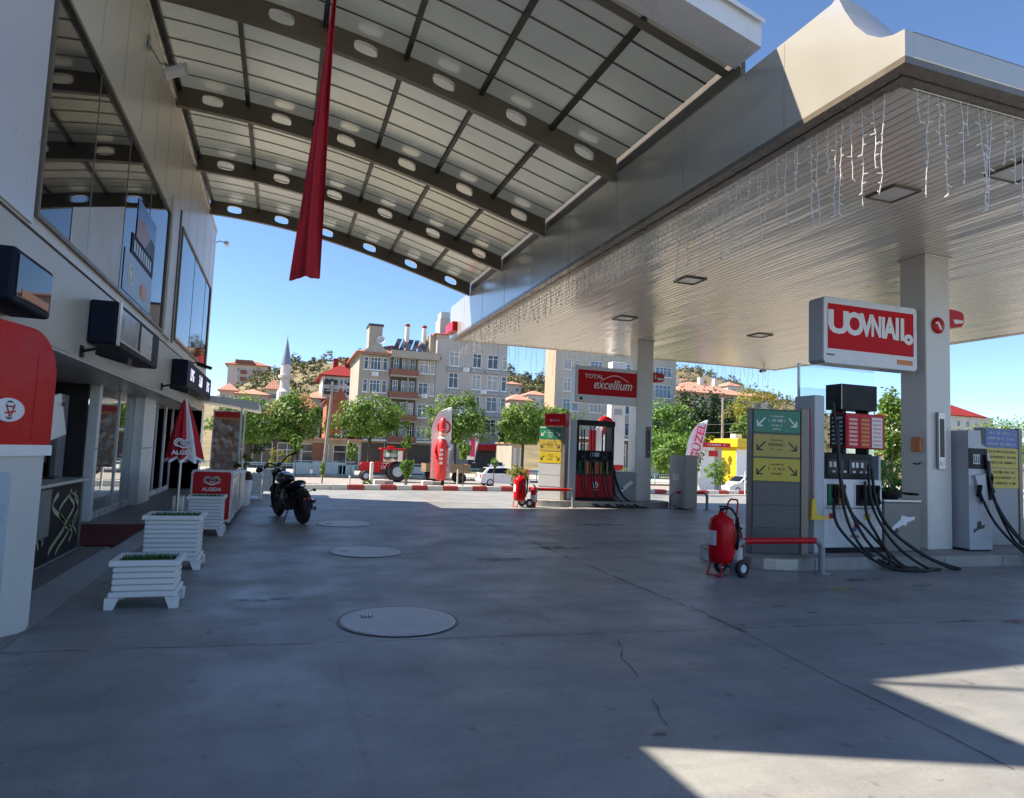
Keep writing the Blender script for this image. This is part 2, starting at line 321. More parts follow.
def panelmat():
    m=bpy.data.materials.new('roof_panel'); N,L=nt(m); b=N['Principled BSDF']
    tc=N.new('ShaderNodeTexCoord'); n=N.new('ShaderNodeTexNoise'); n.inputs['Scale'].default_value=.55;n.inputs['Detail'].default_value=4; L.new(tc.outputs['Object'],n.inputs['Vector'])
    cr=N.new('ShaderNodeValToRGB'); e=cr.color_ramp.elements; e[0].position=.3;e[0].color=(.32,.335,.31,1);e[1].position=.7;e[1].color=(.46,.47,.42,1); L.new(n.outputs['Fac'],cr.inputs[0]); L.new(cr.outputs[0],b.inputs['Base Color'])
    b.inputs['Roughness'].default_value=.22; b.inputs['Metallic'].default_value=.35
    bp=N.new('ShaderNodeBump'); bp.inputs['Strength'].default_value=.12; bp.inputs['Distance'].default_value=.1; L.new(n.outputs['Fac'],bp.inputs['Height']); L.new(bp.outputs[0],b.inputs['Normal'])
    t=N.new('ShaderNodeBsdfTranslucent'); t.inputs[0].default_value=(.47,.51,.45,1); mx=N.new('ShaderNodeMixShader'); mx.inputs[0].default_value=.07
    L.new(b.outputs[0],mx.inputs[1]);L.new(t.outputs[0],mx.inputs[2]);L.new(mx.outputs[0],N['Material Output'].inputs[0]); return m
M['rpanel']=panelmat()

# ------------------------------------------------------------------ ground and terrain
RIDGE=[(at(px,py,y=260).x,at(px,py,y=260).z) for px,py in [(-300,430),(60,418),(225,400),(262,380),(300,368),(340,366),(420,362),(500,376),(530,386),(560,388),(620,378),(660,374),(700,375),(730,383),(770,398),(830,418),(900,432),(1024,446),(1300,456)]]
def ridge(x):
    if x<=RIDGE[0][0]: return RIDGE[0][1]
    for (a,za),(b,zb) in zip(RIDGE,RIDGE[1:]):
        if x<=b:
            t=(x-a)/(b-a); t=t*t*(3-2*t); return za+(zb-za)*t
    return RIDGE[-1][1]
def sst(a,b,x): t=min(1,max(0,(x-a)/(b-a))); return t*t*(3-2*t)
def terrain(x,y):
    z=-.03-1.15*sst(25.5,36,y)
    if y>100:
        k=sst(100,262,y); xr=x*260/max(y,100)
        z+=k*(ridge(xr)+1.2)
        z+=k*2.2*(noise.noise(V((x*.03,y*.03,0)))-.1)
    return z
m=MB(); XS=[-900,-600,-400]+[-300+12*i for i in range(76)]+[700,900,1300]
YS=[-300,-120,-40,0,18,25,26,28,30,32,34,36,40,48,56,64,75,88]+[100+9*i for i in range(20)]+[290,330,420,600,1000,2000]
vs=[(x,y,terrain(x,y) if y<300 else terrain(x*280/y,280)-(y-280)*.01) for y in YS for x in XS]; nx=len(XS)
m.add(vs,[(j*nx+i,j*nx+i+1,(j+1)*nx+i+1,(j+1)*nx+i) for j in range(len(YS)-1) for i in range(nx-1)],0,True)
M['earth']=mat('dry_earth',(.19,.155,.085),.95,var=.35,scale=.12,dirt=.85,dirtcol=(.12,.12,.05),detail=10)
M['verge']=mat('dry_verge',(.46,.37,.19),.95,var=.25,scale=1.2,dirt=.6,dirtcol=(.3,.27,.12),bump=.5,bscale=12)
M['pale']=mat('pale_pavement',(.47,.44,.4),.9,var=.12,scale=.8,dirt=.4,dirtcol=(.33,.3,.27))
M['asph']=mat('worn_asphalt',(.3,.275,.26),.85,var=.12,scale=.4,dirt=.4,dirtcol=(.2,.19,.18))
tag(m.build('terrain',M['earth'],fix=False),kind='structure')
m=MB(); m.quad((-70,-60,0),(110,-60,0),(110,24.6,0),(-70,24.6,0)); tag(m.build('forecourt_ground',M['fore'],fix=False),kind='structure')
def strip(name,y0,y1,mt,off,kind='structure'):
    m=MB(); n=12; ys=[y0+(y1-y0)*i/n for i in range(n+1)]
    m.add([(x,y,terrain(0,y)+off) for y in ys for x in(-150,250)],[(2*i,2*i+1,2*i+3,2*i+2) for i in range(n)]); tag(m.build(name,mt,fix=False),kind=kind)
strip('pavement',24.8,27.6,M['pale'],.045); strip('dry_grass_verge',28.6,34,M['verge'],.05); strip('footpath',35,40,M['pale'],.05)
strip('road',41.5,56.5,M['asph'],.05); strip('far_pavement',58.5,72,M['pale'],.12)
m=MB()
for y in (28.2,34.4,40.7,57.6): m.box(-150,250,y-.12,y+.12,terrain(0,y)-.2,terrain(0,y)+.17)
tag(m.build('low_kerb',mat('old_kerb_stone',(.34,.27,.22),.85,var=.2,scale=2)),kind='structure')
# side street between the apartment blocks
m=MB(); xa=at(512,440,y=100).x; 
m.add([(xa-9,72,terrain(0,72)+.13),(xa+4,72,terrain(0,72)+.13),(xa+6,100,terrain(0,100)+.13),(xa-6,100,terrain(0,100)+.13)],[(0,1,2,3)]); tag(m.build('side_street',M['pale'],fix=False),kind='structure')
# painted kerb, half-metre blocks, gently bowed like the forecourt edge
kp=[(-14,22.6),(-.9,23.3),(1.65,23.55),(4.3,24.1),(8.8,24.5),(15.2,24.9),(21,25.6),(40,26.8)]
def kerby(x):
    for (a,ya),(b,yb) in zip(kp,kp[1:]):
        if x<=b: return ya+(yb-ya)*(x-a)/(b-a)
    return kp[-1][1]
m=MB(); x=-14.0; i=0
while x<36:
    h=.17+.015*random.random(); col=0 if i%2 else 1
    if x<1.5: col=0
    y0,y1=kerby(x),kerby(x+.58)
    m.add([(x+.006,y0,0),(x+.574,y1,0),(x+.574,y1+.22,0),(x+.006,y0+.22,0),(x+.006,y0+.02,h),(x+.574,y1+.02,h),(x+.574,y1+.22,h),(x+.006,y0+.22,h)],[(0,1,5,4),(1,2,6,5),(2,3,7,6),(3,0,4,7),(4,5,6,7)],col)
    x+=.58;i+=1
tag(m.build('painted_kerb',[M['kwhite'],M['kred']],bevel=.015),kind='structure')
# joints, cracks and stains in the concrete: thin sheets with a ragged outline
M['joint']=mat('joint_filler',(.12,.115,.11),.9,var=.3,scale=20)
m=MB()
def joint(p,q,wd,seed,jag=.012,gap=.0):
    rnd=random.Random(seed); p=V((*p,0));q=V((*q,0)); d=(q-p).normalized(); nn=V((-d.y,d.x,0)); n=int((q-p).length/.14)+1; off=0
    pts=[]
    for i in range(n+1):
        off=off*.93+rnd.uniform(-jag,jag); ww=wd*rnd.uniform(.35,1.25); c=p+(q-p)*(i/n)+nn*off; pts.append((c-nn*ww,c+nn*ww))
    for i in range(n):
        if rnd.random()<gap: continue
        a,b=pts[i];c,e=pts[i+1]; m.quad(*[(k.x,k.y,.004) for k in(a,c,e,b)])
joint((-1.72,5.55),(9.5,4.75),.005,1,gap=.12); joint(at(690,606,z=0)[:2],at(1010,770,z=0)[:2],.0045,2,gap=.15)
joint(at(620,640,z=0)[:2],at(664,735,z=0)[:2],.005,3,.03,gap=.35); joint((-1.7,14.6),(6.5,14.2),.012,4,gap=.3); joint((4.0,4.9),(4.3,24),.009,5,gap=.3); joint((-1.7,19.0),(12,18.4),.012,6,gap=.25)
joint((-1.7,9.9),(6.0,9.5),.006,9,gap=.5)
tag(m.build('joint_lines',M['joint'],fix=False),kind='structure')
def blot(name,c,rx,ry,mt,seed,n=26,rot=0):
    rnd=random.Random(seed); m=MB(); pts=[]
    for i in range(n):
        t=2*math.pi*i/n; k=.72+.5*noise.noise(V((math.cos(t)*1.6+seed*7,math.sin(t)*1.6,seed)))+rnd.uniform(-.12,.12); x=math.cos(t)*rx*k;y=math.sin(t)*ry*k
        pts.append((c[0]+x*math.cos(rot)-y*math.sin(rot),c[1]+x*math.sin(rot)+y*math.cos(rot),.0045+seed*1e-4))
    m.add(pts,[tuple(range(n))]); return tag(m.build(name,mt,fix=False),kind='structure')
def stainmat(n,c,alpha):
    m=bpy.data.materials.new(n); N,L=nt(m); b=N['Principled BSDF']; b.inputs['Base Color'].default_value=(*c,1); b.inputs['Roughness'].default_value=.5
    tc=N.new('ShaderNodeTexCoord'); q=N.new('ShaderNodeTexNoise'); q.inputs['Scale'].default_value=7;q.inputs['Detail'].default_value=8;q.inputs['Roughness'].default_value=.7; L.new(tc.outputs['Object'],q.inputs['Vector'])
    mr=N.new('ShaderNodeMapRange'); mr.inputs[1].default_value=.4;mr.inputs[2].default_value=.62;mr.inputs[4].default_value=alpha; L.new(q.outputs['Fac'],mr.inputs[0]); L.new(mr.outputs[0],b.inputs['Alpha']); return m
M['oil']=stainmat('oil_stain',(.05,.048,.045),.6); M['ypaint']=stainmat('worn_yellow_paint',(.55,.42,.12),.85); M['rpaint']=stainmat('worn_red_paint',(.4,.07,.06),.8); M['wpaint']=stainmat('worn_white_paint',(.7,.7,.68),.9)
blot('yellow_paint_stain',at(842,589,z=0),.32,.12,M['ypaint'],1); blot('red_paint_stain',at(1016,622,z=0),.3,.1,M['rpaint'],2); blot('red_paint_stain',at(968,621,z=0),.12,.06,M['rpaint'],3)
blot('white_paint_mark',at(694,549,z=0),.35,.12,M['wpaint'],4,rot=.6)
for k,(px,py,a,b) in enumerate([(780,606,.14,.04),(812,613,.12,.03),(735,626,.2,.05),(440,736,.05,.015),(16,655,.07,.02),(925,586,.35,.05),(860,580,.5,.12),(770,596,.16,.03),(660,735,.06,.03),(500,560,.5,.2),(560,548,.6,.2),(880,645,.06,.02),(260,600,.4,.1),(600,525,.7,.25)]): blot('oil_stain',at(px,py,z=0),a,b,M['oil'],5+k)
# debris: a few leaves and butts lying about
# ------------------------------------------------------------------ flat canopy
CX0,CX1,CY0,CY1,CZ=5.1,18.4,4.36,21.7,5.15
cn=thing('station_canopy','large flat beige canopy roof over the pump islands with shiny slatted underside','canopy',(0,0,0))
m=MB(); m.box(CX0+.32,CX1-.3,CY0+.32,CY1-.25,CZ,CZ+.08); m.build('soffit',M['soffit'],cn)
m=MB()
m.box(CX0,CX0+.32,CY0,CY1,CZ-.004,CZ+.06); m.box(CX0+.32,CX1,CY0,CY0+.32,CZ-.004,CZ+.06); m.box(CX0+.32,CX1,CY1-.25,CY1,CZ-.004,CZ+.06); m.box(CX1-.3,CX1,CY0+.32,CY1-.25,CZ-.004,CZ+.06)
m.box(CX0+.12,CX1-.1,CY0+.155,CY0+.165,CZ-.012,CZ-.004,1); m.box(CX0+.155,CX0+.165,CY0+.165,CY1-.1,CZ-.012,CZ-.004,1)
m.build('soffit_rim',[M['rim'],M['ink']],cn)
# left fascia with the swept-up prow
prof=[(CY0,CZ+.06),(CY0,5.46)]
ctrl=[(0,0),(.12,.015),(.26,.07),(.42,.20),(.56,.38),(.68,.60),(.78,.83)]
prof+=[(CY0+a,5.46+b) for a,b in ctrl]+[(5.22,6.25),(CY1,6.27),(CY1,CZ+.06)]
m=MB(); m.prism(prof,(CX0,0,0),(0,1,0),(0,0,1),(.1,0,0)); m.build('side_fascia',M['fascia'],cn,bevel=.01)
M['seamline']=mat('fascia_seam_line',(.3,.27,.23),.5)
for y in [5.9,7.9,9.9,11.9,13.9,15.9,17.9,19.9]: m=MB(); m.box(CX0-.003,CX0-.0005,y,y+.008,CZ+.07,6.22); m.build('seam',M['seamline'],cn)
m=MB()
def prow(u,v):
    x=CX0+.1+u*(CX1-CX0-.1); k=1-sst(0,1.9,x-CX0-.1); k=max(k,0)
    j=v*(len(ctrl)-1); i=min(int(j),len(ctrl)-2); t=j-i
    a=ctrl[i][0]+(ctrl[i+1][0]-ctrl[i][0])*t; b=ctrl[i][1]+(ctrl[i+1][1]-ctrl[i][1])*t
    return (x,CY0+a,5.46+b*(.06+.94*k))
m.grid(prow,90,24); m.build('prow_fascia',M['fascia'],cn,fix=False)
m=MB(); m.box(CX0+.1,CX1,CY0,CY0+.04,CZ+.06,5.46); m.box(CX1-.1,CX1,CY0+.04,CY1,CZ+.06,6.0); m.box(CX0+.1,CX1-.1,CY1-.1,CY1,CZ+.06,6.3); m.build('front_fascia',M['fascia'],cn,bevel=.012)
for x in [7.0,9.0,11,13,15]: m=MB(); m.box(x,x+.008,CY0-.003,CY0-.0005,CZ+.07,5.41); m.build('seam',M['seamline'],cn)
m=MB(); m.box(CX0+.1,CX1-.1,CY0+.9,CY1-.1,5.6,5.66); m.build('roof_deck',M['grey'],cn)
m=MB(); m.box(CX0-.16,CX0-.001,CY1-1.0,CY1-.02,5.32,5.62); m.build('red_strip',M['redgloss'],cn,bevel=.02)
for x,y in [(10.44,8.58),(10.56,18.5)]:
    m=MB(); m.box(x-.28,x+.28,y-.25,y+.25,.17,CZ); m.build('column',mat('painted_column',(.68,.655,.61),.32,var=.04,scale=.8,dirt=.12,dirtcol=(.42,.4,.36)),cn,bevel=.02)
    m=MB(); m.box(x-.31,x+.31,y-.28,y+.28,CZ-.03,CZ-.002); m.build('column_collar',M['fascia'],cn,bevel=.006)
for x in (15.8,):
    for y in (8.56,):
        m=MB(); m.box(x-.24,x+.24,y-.25,y+.25,0,CZ); m.build('column',bpy.data.materials['painted_column'],cn,bevel=.02)
for px,py,w_ in [(690,280,.32),(893,193,.31),(1022,170,.36),(625,318,.34),(1060,262,.4),(760,335,.34)]:
    p=at(px,py,z=CZ); m=MB(); s=w_
    for a in ((-s,-s,s,-s+.03),(-s,s-.03,s,s),(-s,-s+.03,-s+.03,s-.03),(s-.03,-s+.03,s,s-.03)): m.box(p.x+a[0]*.75,p.x+a[2]*.75,p.y+a[1]*.75,p.y+a[3]*.75,CZ-.03,CZ-.003)
    f=m.build('luminaire',M['bmetal'],cn); m=MB(); m.box(p.x-s*.7,p.x+s*.7,p.y-s*.7,p.y+s*.7,CZ-.012,CZ-.004); m.build('diffuser',M['lens'],f)
# camera dome bracket at the far edge
cm=thing('security_camera','small white security camera under the far canopy edge','camera',(17.2,20.9,5.13))
m=MB(); m.cyl((0,0,0),(0,0,-.12),.03); m.build('bracket',M['whitem'],cm); m=MB(); m.cyl((.1,.05,-.14),(-.25,-.12,-.2),.06); m.cyl((-.25,-.12,-.2),(-.27,-.13,-.203),.05,mi=1); m.build('body',[M['grey'],M['black']],cm)

# ------------------------------------------------------------------ vaulted link roof
AP=[(5.1,6.16),(4.2,6.42),(3.0,6.77),(1.4,7.17),(0,7.42),(-1.2,7.54),(-2.2,7.58),(-3.5,7.55),(-6,7.3)]
def az(x):
    for (a,za),(b,zb) in zip(AP,AP[1:]):
        if x>=b: t=(a-x)/(a-b); return za+(zb-za)*t
    return AP[-1][1]
# smooth the profile
def azs(x): return sum(az(x+d)*w_ for d,w_ in((-.6,.2),(-.3,.2),(0,.2),(.3,.2),(.6,.2))) if x<4.4 else az(x)
vr=thing('vaulted_roof','curved grey panel roof on brown perforated ribs joining shop and canopy','roof',(0,0,0))
YR=[6.85,9.95,13.2,16.25,19.3]
XL,XR=-2.2,5.08
m=MB(); m.box(-2.66,-2.6,6.7,19.4,7.725,8.02); m.box(5.12,5.19,6.7,19.38,6.3,6.62); m.build('closing_strip',M['bmetal'],vr)  # added strips that block sun leaking past both roof edges
m=MB()
m.grid(lambda u,v:(XL+(XR-XL)*u,6.75+(19.4-6.75)*v,azs(XL+(XR-XL)*u)+.36),40,24); m.box(-2.75,-2.19,6.75,19.4,7.95,8.02,1)
m.build('roof_panel',[M['rpanel'],M['offwhite']],vr,fix=False)
def rib(yc,th=.09,dep=.4):
    m=MB(); n=6; cell=(XR-XL)/n
    for i in range(n):
        xa=XL+i*cell; K=28
        for s in (-1,1):
            y=yc+s*th/2; outer=[];inner=[]
            for k in range(K):
                t=2*math.pi*(k+.5)/K; cx,cz_=math.cos(t),math.sin(t)
                q=max(abs(cx),abs(cz_)); ox,oz=cx/q,cz_/q
                X=xa+cell/2+ox*cell/2; outer.append((X,y,azs(X)+dep/2+oz*dep/2))
                ix=max(-1,min(1,cx*1.5))*.11+cx*.07; iz=cz_*.098; X2=xa+cell/2+ix; inner.append((X2,y,azs(X2)+dep/2+iz))
            m.add(outer+inner,[(k,(k+1)%K,K+(k+1)%K,K+k) for k in range(K)])
            if s==-1: keep=inner
            else: m.add(keep+inner,[(k,(k+1)%K,K+(k+1)%K,K+k) for k in range(K)],1,True)  # hole walls coloured white to paint the brightness of the openings
    w2=th/2+.012
    m.grid(lambda u,v:(XL+(XR-XL)*u,yc-w2+2*w2*v,azs(XL+(XR-XL)*u)-.012),40,1)
    m.grid(lambda u,v:(XL+(XR-XL)*u,yc-w2+2*w2*v,azs(XL+(XR-XL)*u)+.012),40,1)
    for e in (-w2,w2): m.grid(lambda u,v:(XL+(XR-XL)*u,yc+e,azs(XL+(XR-XL)*u)-.012+.024*v),40,1)
    return m.build('rib',[M['bmetal'],M['white']],vr)
for y in YR[1:]: rib(y)
m=MB()
m.grid(lambda u,v:(XL+(XR-XL)*u,YR[0]+.12,azs(XL+(XR-XL)*u)+.22+.14*v),40,1); m.grid(lambda u,v:(XL+(XR-XL)*u,YR[0]-.02+.14*v,azs(XL+(XR-XL)*u)+.22),40,1); m.build('edge_beam',M['bmetal'],vr)
for i in range(6):
    x=-2.15+i*1.213 if i==0 else -.985+(i-1)*1.213; z=azs(x); m=MB(); m.box(x-.035,x+.035,6.9,19.3,z+.27,z+.35); m.build('purlin',M['seam'],vr)
m=MB(); ys=[]
for a,b in zip(YR,YR[1:]):
    for k in range(1,6): ys.append(a+(b-a)*k/6)
for y in ys: m.grid(lambda u,v:(XL+(XR-XL)*u,y-.02+.04*v,azs(XL+(XR-XL)*u)+.352),40,1)
m.build('panel_joint',M['seam'],vr,fix=False)
m=MB()
GX0,GX1=-3.0,5.09
m.grid(lambda u,v:(GX0+(GX1-GX0)*u,6.28,azs(GX0+(GX1-GX0)*u)+.24+.32*v),44,1); m.grid(lambda u,v:(GX0+(GX1-GX0)*u,6.28+.5*v,azs(GX0+(GX1-GX0)*u)+.24),44,1); m.grid(lambda u,v:(GX0+(GX1-GX0)*u,6.22+.6*v,azs(GX0+(GX1-GX0)*u)+.56+.02*v),44,1); m.grid(lambda u,v:(GX0+(GX1-GX0)*u,6.22,azs(GX0+(GX1-GX0)*u)+.5+.06*v),44,1)
m.build('front_gutter',M['whitem'],vr,fix=False)
# ------------------------------------------------------------------ hanging flag
fl=thing('hanging_flag','long twisted red flag hanging from the vaulted roof edge','flag',(.2,7.0,3.17))
def flag(u,v):
    wd=.035+.225*(1-v)**1.05; tw=1.3*v+.3; x=(u-.5)*wd*2*.55; fold=(math.sin(u*9+v*5)*.05+math.sin(u*21+v*9)*.018)*(1-.5*v)+.03*noise.noise(V((u*3,v*7,2)))
    zc=v*4.3; lean=.035*v*2-.02
    return (x*math.cos(tw)*1.1+lean+(-.06+.1*v), x*math.sin(tw)+fold, zc+(.012*math.sin(u*5)+.1*(u-.5))*(1-v)**2)
m=MB(); m.grid(flag,22,60); m.build('cloth',M['redcloth'],fl,fix=False)
m=MB(); m.tube([(-.02+.05*k/12+.012*math.sin(k),.02,1.9+2.5*k/12) for k in range(13)],.008); m.build('cord',M['black'],fl)

# ------------------------------------------------------------------ icicle light strings
M['wire']=mat('white_wire',(.75,.74,.7),.4,var=.05)
def icicles(name,label,p0,p1,step,hang,seed,z0=5.13):
    rnd=random.Random(seed); t=thing(name,label,'string lights',p0,group='icicle light strings along the canopy edges'); p0=V(p0);p1=V(p1); d=p1-p0; n=int(d.length/step)
    m=MB(); b=MB(); m.tube([(0,0,-.01),tuple(d+V((0,0,-.01)))],.006,5)
    for i in range(n):
        q=d*((i+rnd.uniform(.2,.8))/n); ln=hang(i/n)*rnd.choice([.35,.5,.7,.85,1,1]); k=max(3,int(ln/.1)); pts=[]; sx=sy=0
        for j in range(k+1):
            sx+=rnd.uniform(-.014,.014);sy+=rnd.uniform(-.014,.014); pts.append(V((q.x+sx,q.y+sy,-ln*j/k)))
        m.tube(pts,.0042,4)
        for j in range(1,k+1):
            p=pts[j]; e=p+V((rnd.choice((-1,1))*rnd.uniform(.02,.045),rnd.uniform(-.03,.03),rnd.uniform(-.03,.03)))
            b.cyl(p,e,.009,.006,5)
    m.build('wire',M['wire'],t,fix=False); b.build('bulb',M['wire'],t,fix=False)
icicles('icicle_lights','white icicle string lights along the left canopy edge',(5.36,4.75,5.13),(5.36,21.3,5.13),.125,lambda u:1.0 if u<.25 else .62,3)
icicles('icicle_lights','white icicle string lights under the near canopy edge, tangled at the right',(5.5,4.62,5.13),(14,4.62,5.13),.13,lambda u:1.0 if u<.25 else .8,4)
icicles('icicle_lights','icicle string lights along the far canopy edge against the sky',(5.6,21.4,5.13),(18,21.4,5.13),.2,lambda u:.95,5)

# ------------------------------------------------------------------ shop building
FX=-2.2
sb=thing('shop_building','beige panelled station shop with dark upper windows along the left','building',(0,0,0))
m=MB()
m.prism([(FX,4.73),(FX,21.3),(-14,21.3),(-14,10.2)],(0,0,3.31),(1,0,0),(0,1,0),(0,0,4.31)); m.box(-14,FX-.004,-14,4.8,3.31,5.1)  # upper near end, out of view, slanted to let the sun patch through
m.build('wall',M['clad'],sb)
for y in [7.3,8.4,9.5,10.6,11.7,12.8,14.4,15.8,17.2,18.6,20,20.9]: m=MB(); m.box(FX,FX+.002,y,y+.014,5.9,7.6); m.build('seam',M['seamline'],sb)
m=MB(); m.prism([(FX+.03,4.7),(FX+.03,21.33),(-14.03,21.33),(-14.03,10.17)],(0,0,7.621),(1,0,0),(0,1,0),(0,0,.1)); m.build('parapet_cap',M['fascia'],sb,bevel=.01)
m=MB(); m.box(-4,FX+.02,-14,21.3,2.36,3.27); m.box(-4,FX-.03,-14,21.3,3.27,3.31,1); m.build('sign_band',[M['band'],M['ink']],sb,bevel=.015)
m=MB(); m.box(-6.5,-4,-14,21.3,2.5,3.2); m.build('ceiling_slab',M['offwhite'],sb)
m=MB(); m.box(-4.0,FX+.005,-14,21.3,2.335,2.36); m.build('band_underside',M['offwhite'],sb)
# ground floor: piers, recessed glazing
m=MB()
m.box(-6.6,-6.4,-14,21.3,.12,2.5); m.box(-6.4,FX-.02,21.1,21.3,.12,2.36)
m.build('back_wall',mat('shop_interior_wall',(.42,.4,.36),.8,var=.1),sb)
m=MB(); m.box(-6.4,-2.25,5.0,9.95,.125,.13); m.build('interior_floor',M['anthracite'],sb)
def pier(y0,y1,x0=-3.1,x1=-2.72):
    m=MB(); m.box(x0,x1,y0,y1,.12,2.5)
    m.box(x1,x1+.003,y0,y1,1.28,1.295,1); return m.build('pier',[M['white'],M['ink']],sb,bevel=.008)
pier(15.6,16.9); pier(21.9,21.1,-3.1,FX-.02); pier(12.55,12.72,-3.0,-2.86)
def glazed(y0,y1,n,x=-2.9,name='shop_door'):
    m=MB()
    for k in range(n+1): y=y0+(y1-y0)*k/n; m.box(x-.03,x+.03,y-.035,y+.035,.12,2.5)
    for z0,z1 in((.12,.24),(2.4,2.5)):
        for k in range(n): a=y0+(y1-y0)*k/n+.035;b=y0+(y1-y0)*(k+1)/n-.035; m.box(x-.028,x+.028,a,b,z0,z1)
    f=m.build(name,M['whitem'],sb,bevel=.006)
    m=MB()
    for k in range(n): a=y0+(y1-y0)*k/n+.03;b=y0+(y1-y0)*(k+1)/n-.03; m.box(x-.008,x+.008,a,b,.23,2.41)
    m.build('pane',M['doorglass'],f)
glazed(12.75,15.55,2); glazed(16.95,19.4,2); glazed(19.5,20.65,1,name='shop_window')
# dark serving hatch
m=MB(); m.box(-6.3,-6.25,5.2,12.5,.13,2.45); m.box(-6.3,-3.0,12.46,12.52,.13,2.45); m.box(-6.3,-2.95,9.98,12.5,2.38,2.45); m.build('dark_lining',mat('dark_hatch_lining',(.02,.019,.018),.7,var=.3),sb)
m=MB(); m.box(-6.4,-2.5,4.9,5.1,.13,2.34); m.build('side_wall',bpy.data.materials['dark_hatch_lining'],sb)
# upper windows
def upwin(y0,y1,z0,z1,nm,mull):
    m=MB(); e=.05
    m.box(FX-.02,FX+.035,y0,y1,z0,z0+e); m.box(FX-.02,FX+.035,y0,y1,z1-e,z1)
    for y in [y0]+[y1-e]: m.box(FX-.02,FX+.035,y,y+e,z0+e,z1-e)
    for y in mull: m.box(FX-.02,FX+.012,y-.01,y+.01,z0+e,z1-e)
    f=m.build('window',M['bmetal'],sb,bevel=.005)
    m=MB(); m.box(FX+.001,FX+.006,y0+.04,y1-.04,z0+.04,z1-.04); m.build('pane',M['glassdark'],f)
upwin(6.87,13.45,3.42,5.66,'window',[8.5,10.1,11.7]); upwin(14.95,20.75,3.5,5.86,'window',[17.2,19.5])
m=MB(); m.box(FX+.001,FX+.05,13.55,14.3,3.4,6.0); m.box(FX+.05,FX+.07,14.3,14.42,3.36,6.0,1); m.build('pilaster',[M['offwhite'],M['ink']],sb,bevel=.008)
m=MB(); m.box(FX+.001,FX+.02,4.75,6.82,3.33,7.55); m.build('end_panel',M['bluewhite'],sb,bevel=.008)
m=MB(); m.cyl((FX-.3,6.2,7.62),(FX-.3,6.2,9.6),.035); m.build('mast',M['grey'],sb)
# flat picture laid over the upper window, with round emblem and dark band
po=thing('window_picture','tall flat picture of blue sky and orange roofs on the upper window','poster',(FX+.012,10.95,3.52)); po.scale=(1,1,.78)
m=MB(); m.box(0,.004,-.7,1.3,0,.75); m.box(0,.004,-.35,1.3,.751,1.15,1); m.box(0,.004,-.1,1.3,1.151,1.9,2); m.add([(.002,-.1,1.151),(.006,-.1,1.151),(.006,.55,1.151),(.006,.9,1.5),(.006,.35,1.62),(.006,-.1,1.5)],[(1,2,3,4,5)],3); m.add([(.006,.56,1.151),(.006,1.3,1.151),(.006,1.3,1.45),(.006,.95,1.5)],[(0,1,2,3)],4); m.build('sheet',[mat('pale_blue_print',(.3,.45,.62),.4,var=.1,scale=6),M['navy'],mat('sky_print',(.1,.24,.62),.4,var=.15,scale=3),mat('roof_print',(.35,.13,.06),.4,var=.2,scale=9),M['ink']],po,fix=False)
m=MB(); m.torus((.006,-.25,.38),(1,0,0),.17,.03,sq=.1); m.ball((.006,-.25,.38),(.003,.09,.09)); m.ball((.006,.7,.3),(.003,.3,.16),mi=1); m.build('print',[M['wink'],M['orange']],po)
m=MB(); rr=random.Random(4)
for k in range(8): m.box(.005,.008,-.2+k*.17,-.2+k*.17+.11,.84,1.06)
m.build('print',M['lgrey'],po)
# platform and ramp edge
m=MB(); m.prism([(-14,-.1),(-1.74,-.1),(-1.74,.01),(-1.98,.12),(-14,.12)],(0,-14,0),(1,0,0),(0,0,1),(0,35.6,0))
tag(m.build('shop_platform',mat('platform_concrete',(.17,.168,.162),.5,var=.18,scale=1.4,dirt=.6,dirtcol=(.1,.1,.095),bump=.2,bscale=40)),kind='structure')
mt=thing('door_mat','dark red door mat lying on the platform before the shop doors','mat',(-2.25,0,.12)); m=MB(); m.box(-.62,.33,9.75,12.05,.001,.016); m.build('mat',M['darkred'],mt,bevel=.006)
# price boxes on the sign band
def pricebox(label,y0,y1,z0,z1,kind,grp):
    t=thing('price_display',label,'sign',(FX+.02,y0,z0),group=grp); d=.3; h=z1-z0; l=y1-y0
    m=MB(); m.box(.001,d,0,l,0,h); m.build('housing',M['navy'],t,bevel=.03,seg=3); return t,d,l,h
GR='displays on the shop sign band'
t,d,l,h=pricebox('dark rounded display box above the red kiosk, with a reflective picture face',5.62,6.46,2.44,2.84,0,GR)
m=MB(); m.box(d+.001,d+.008,.05,l-.05,.05,h-.04); m.build('face',M['glassdark'],t,bevel=.004); m=MB(); m.box(d+.009,d+.011,.15,l-.1,.06,.12); m.build('stripe',M['orange'],t)
t,d,l,h=pricebox('navy display box with two pale panels above the shop entrance',8.76,11.5,2.56,3.07,0,GR)
m=MB(); m.box(d+.001,d+.006,.14,1.18,.08,h-.06); m.box(d+.001,d+.006,1.34,2.14,.06,h-.07,1); m.build('panel',[mat('grey_display_glass',(.22,.23,.24),.15,var=.15),mat('pale_display_panel',(.5,.49,.46),.3,var=.08)],t)
m=MB(); m.box(d+.001,d+.02,.1,1.22,.055,.078); m.box(d+.001,d+.02,0,.1,.0,h); m.build('trim',M['fascia'],t)
t,d,l,h=pricebox('black price display with lit white digits, above the red parasol',14.9,19.6,2.58,3.12,0,GR)
for s,y,sz in (('LPG',.75,.34),('3.60',2.3,.36),('LPG',3.9,.34)): text('digits',s,sz,M['led'],t,(d+.004,y,h*.5),'+X',.002,off=.006)
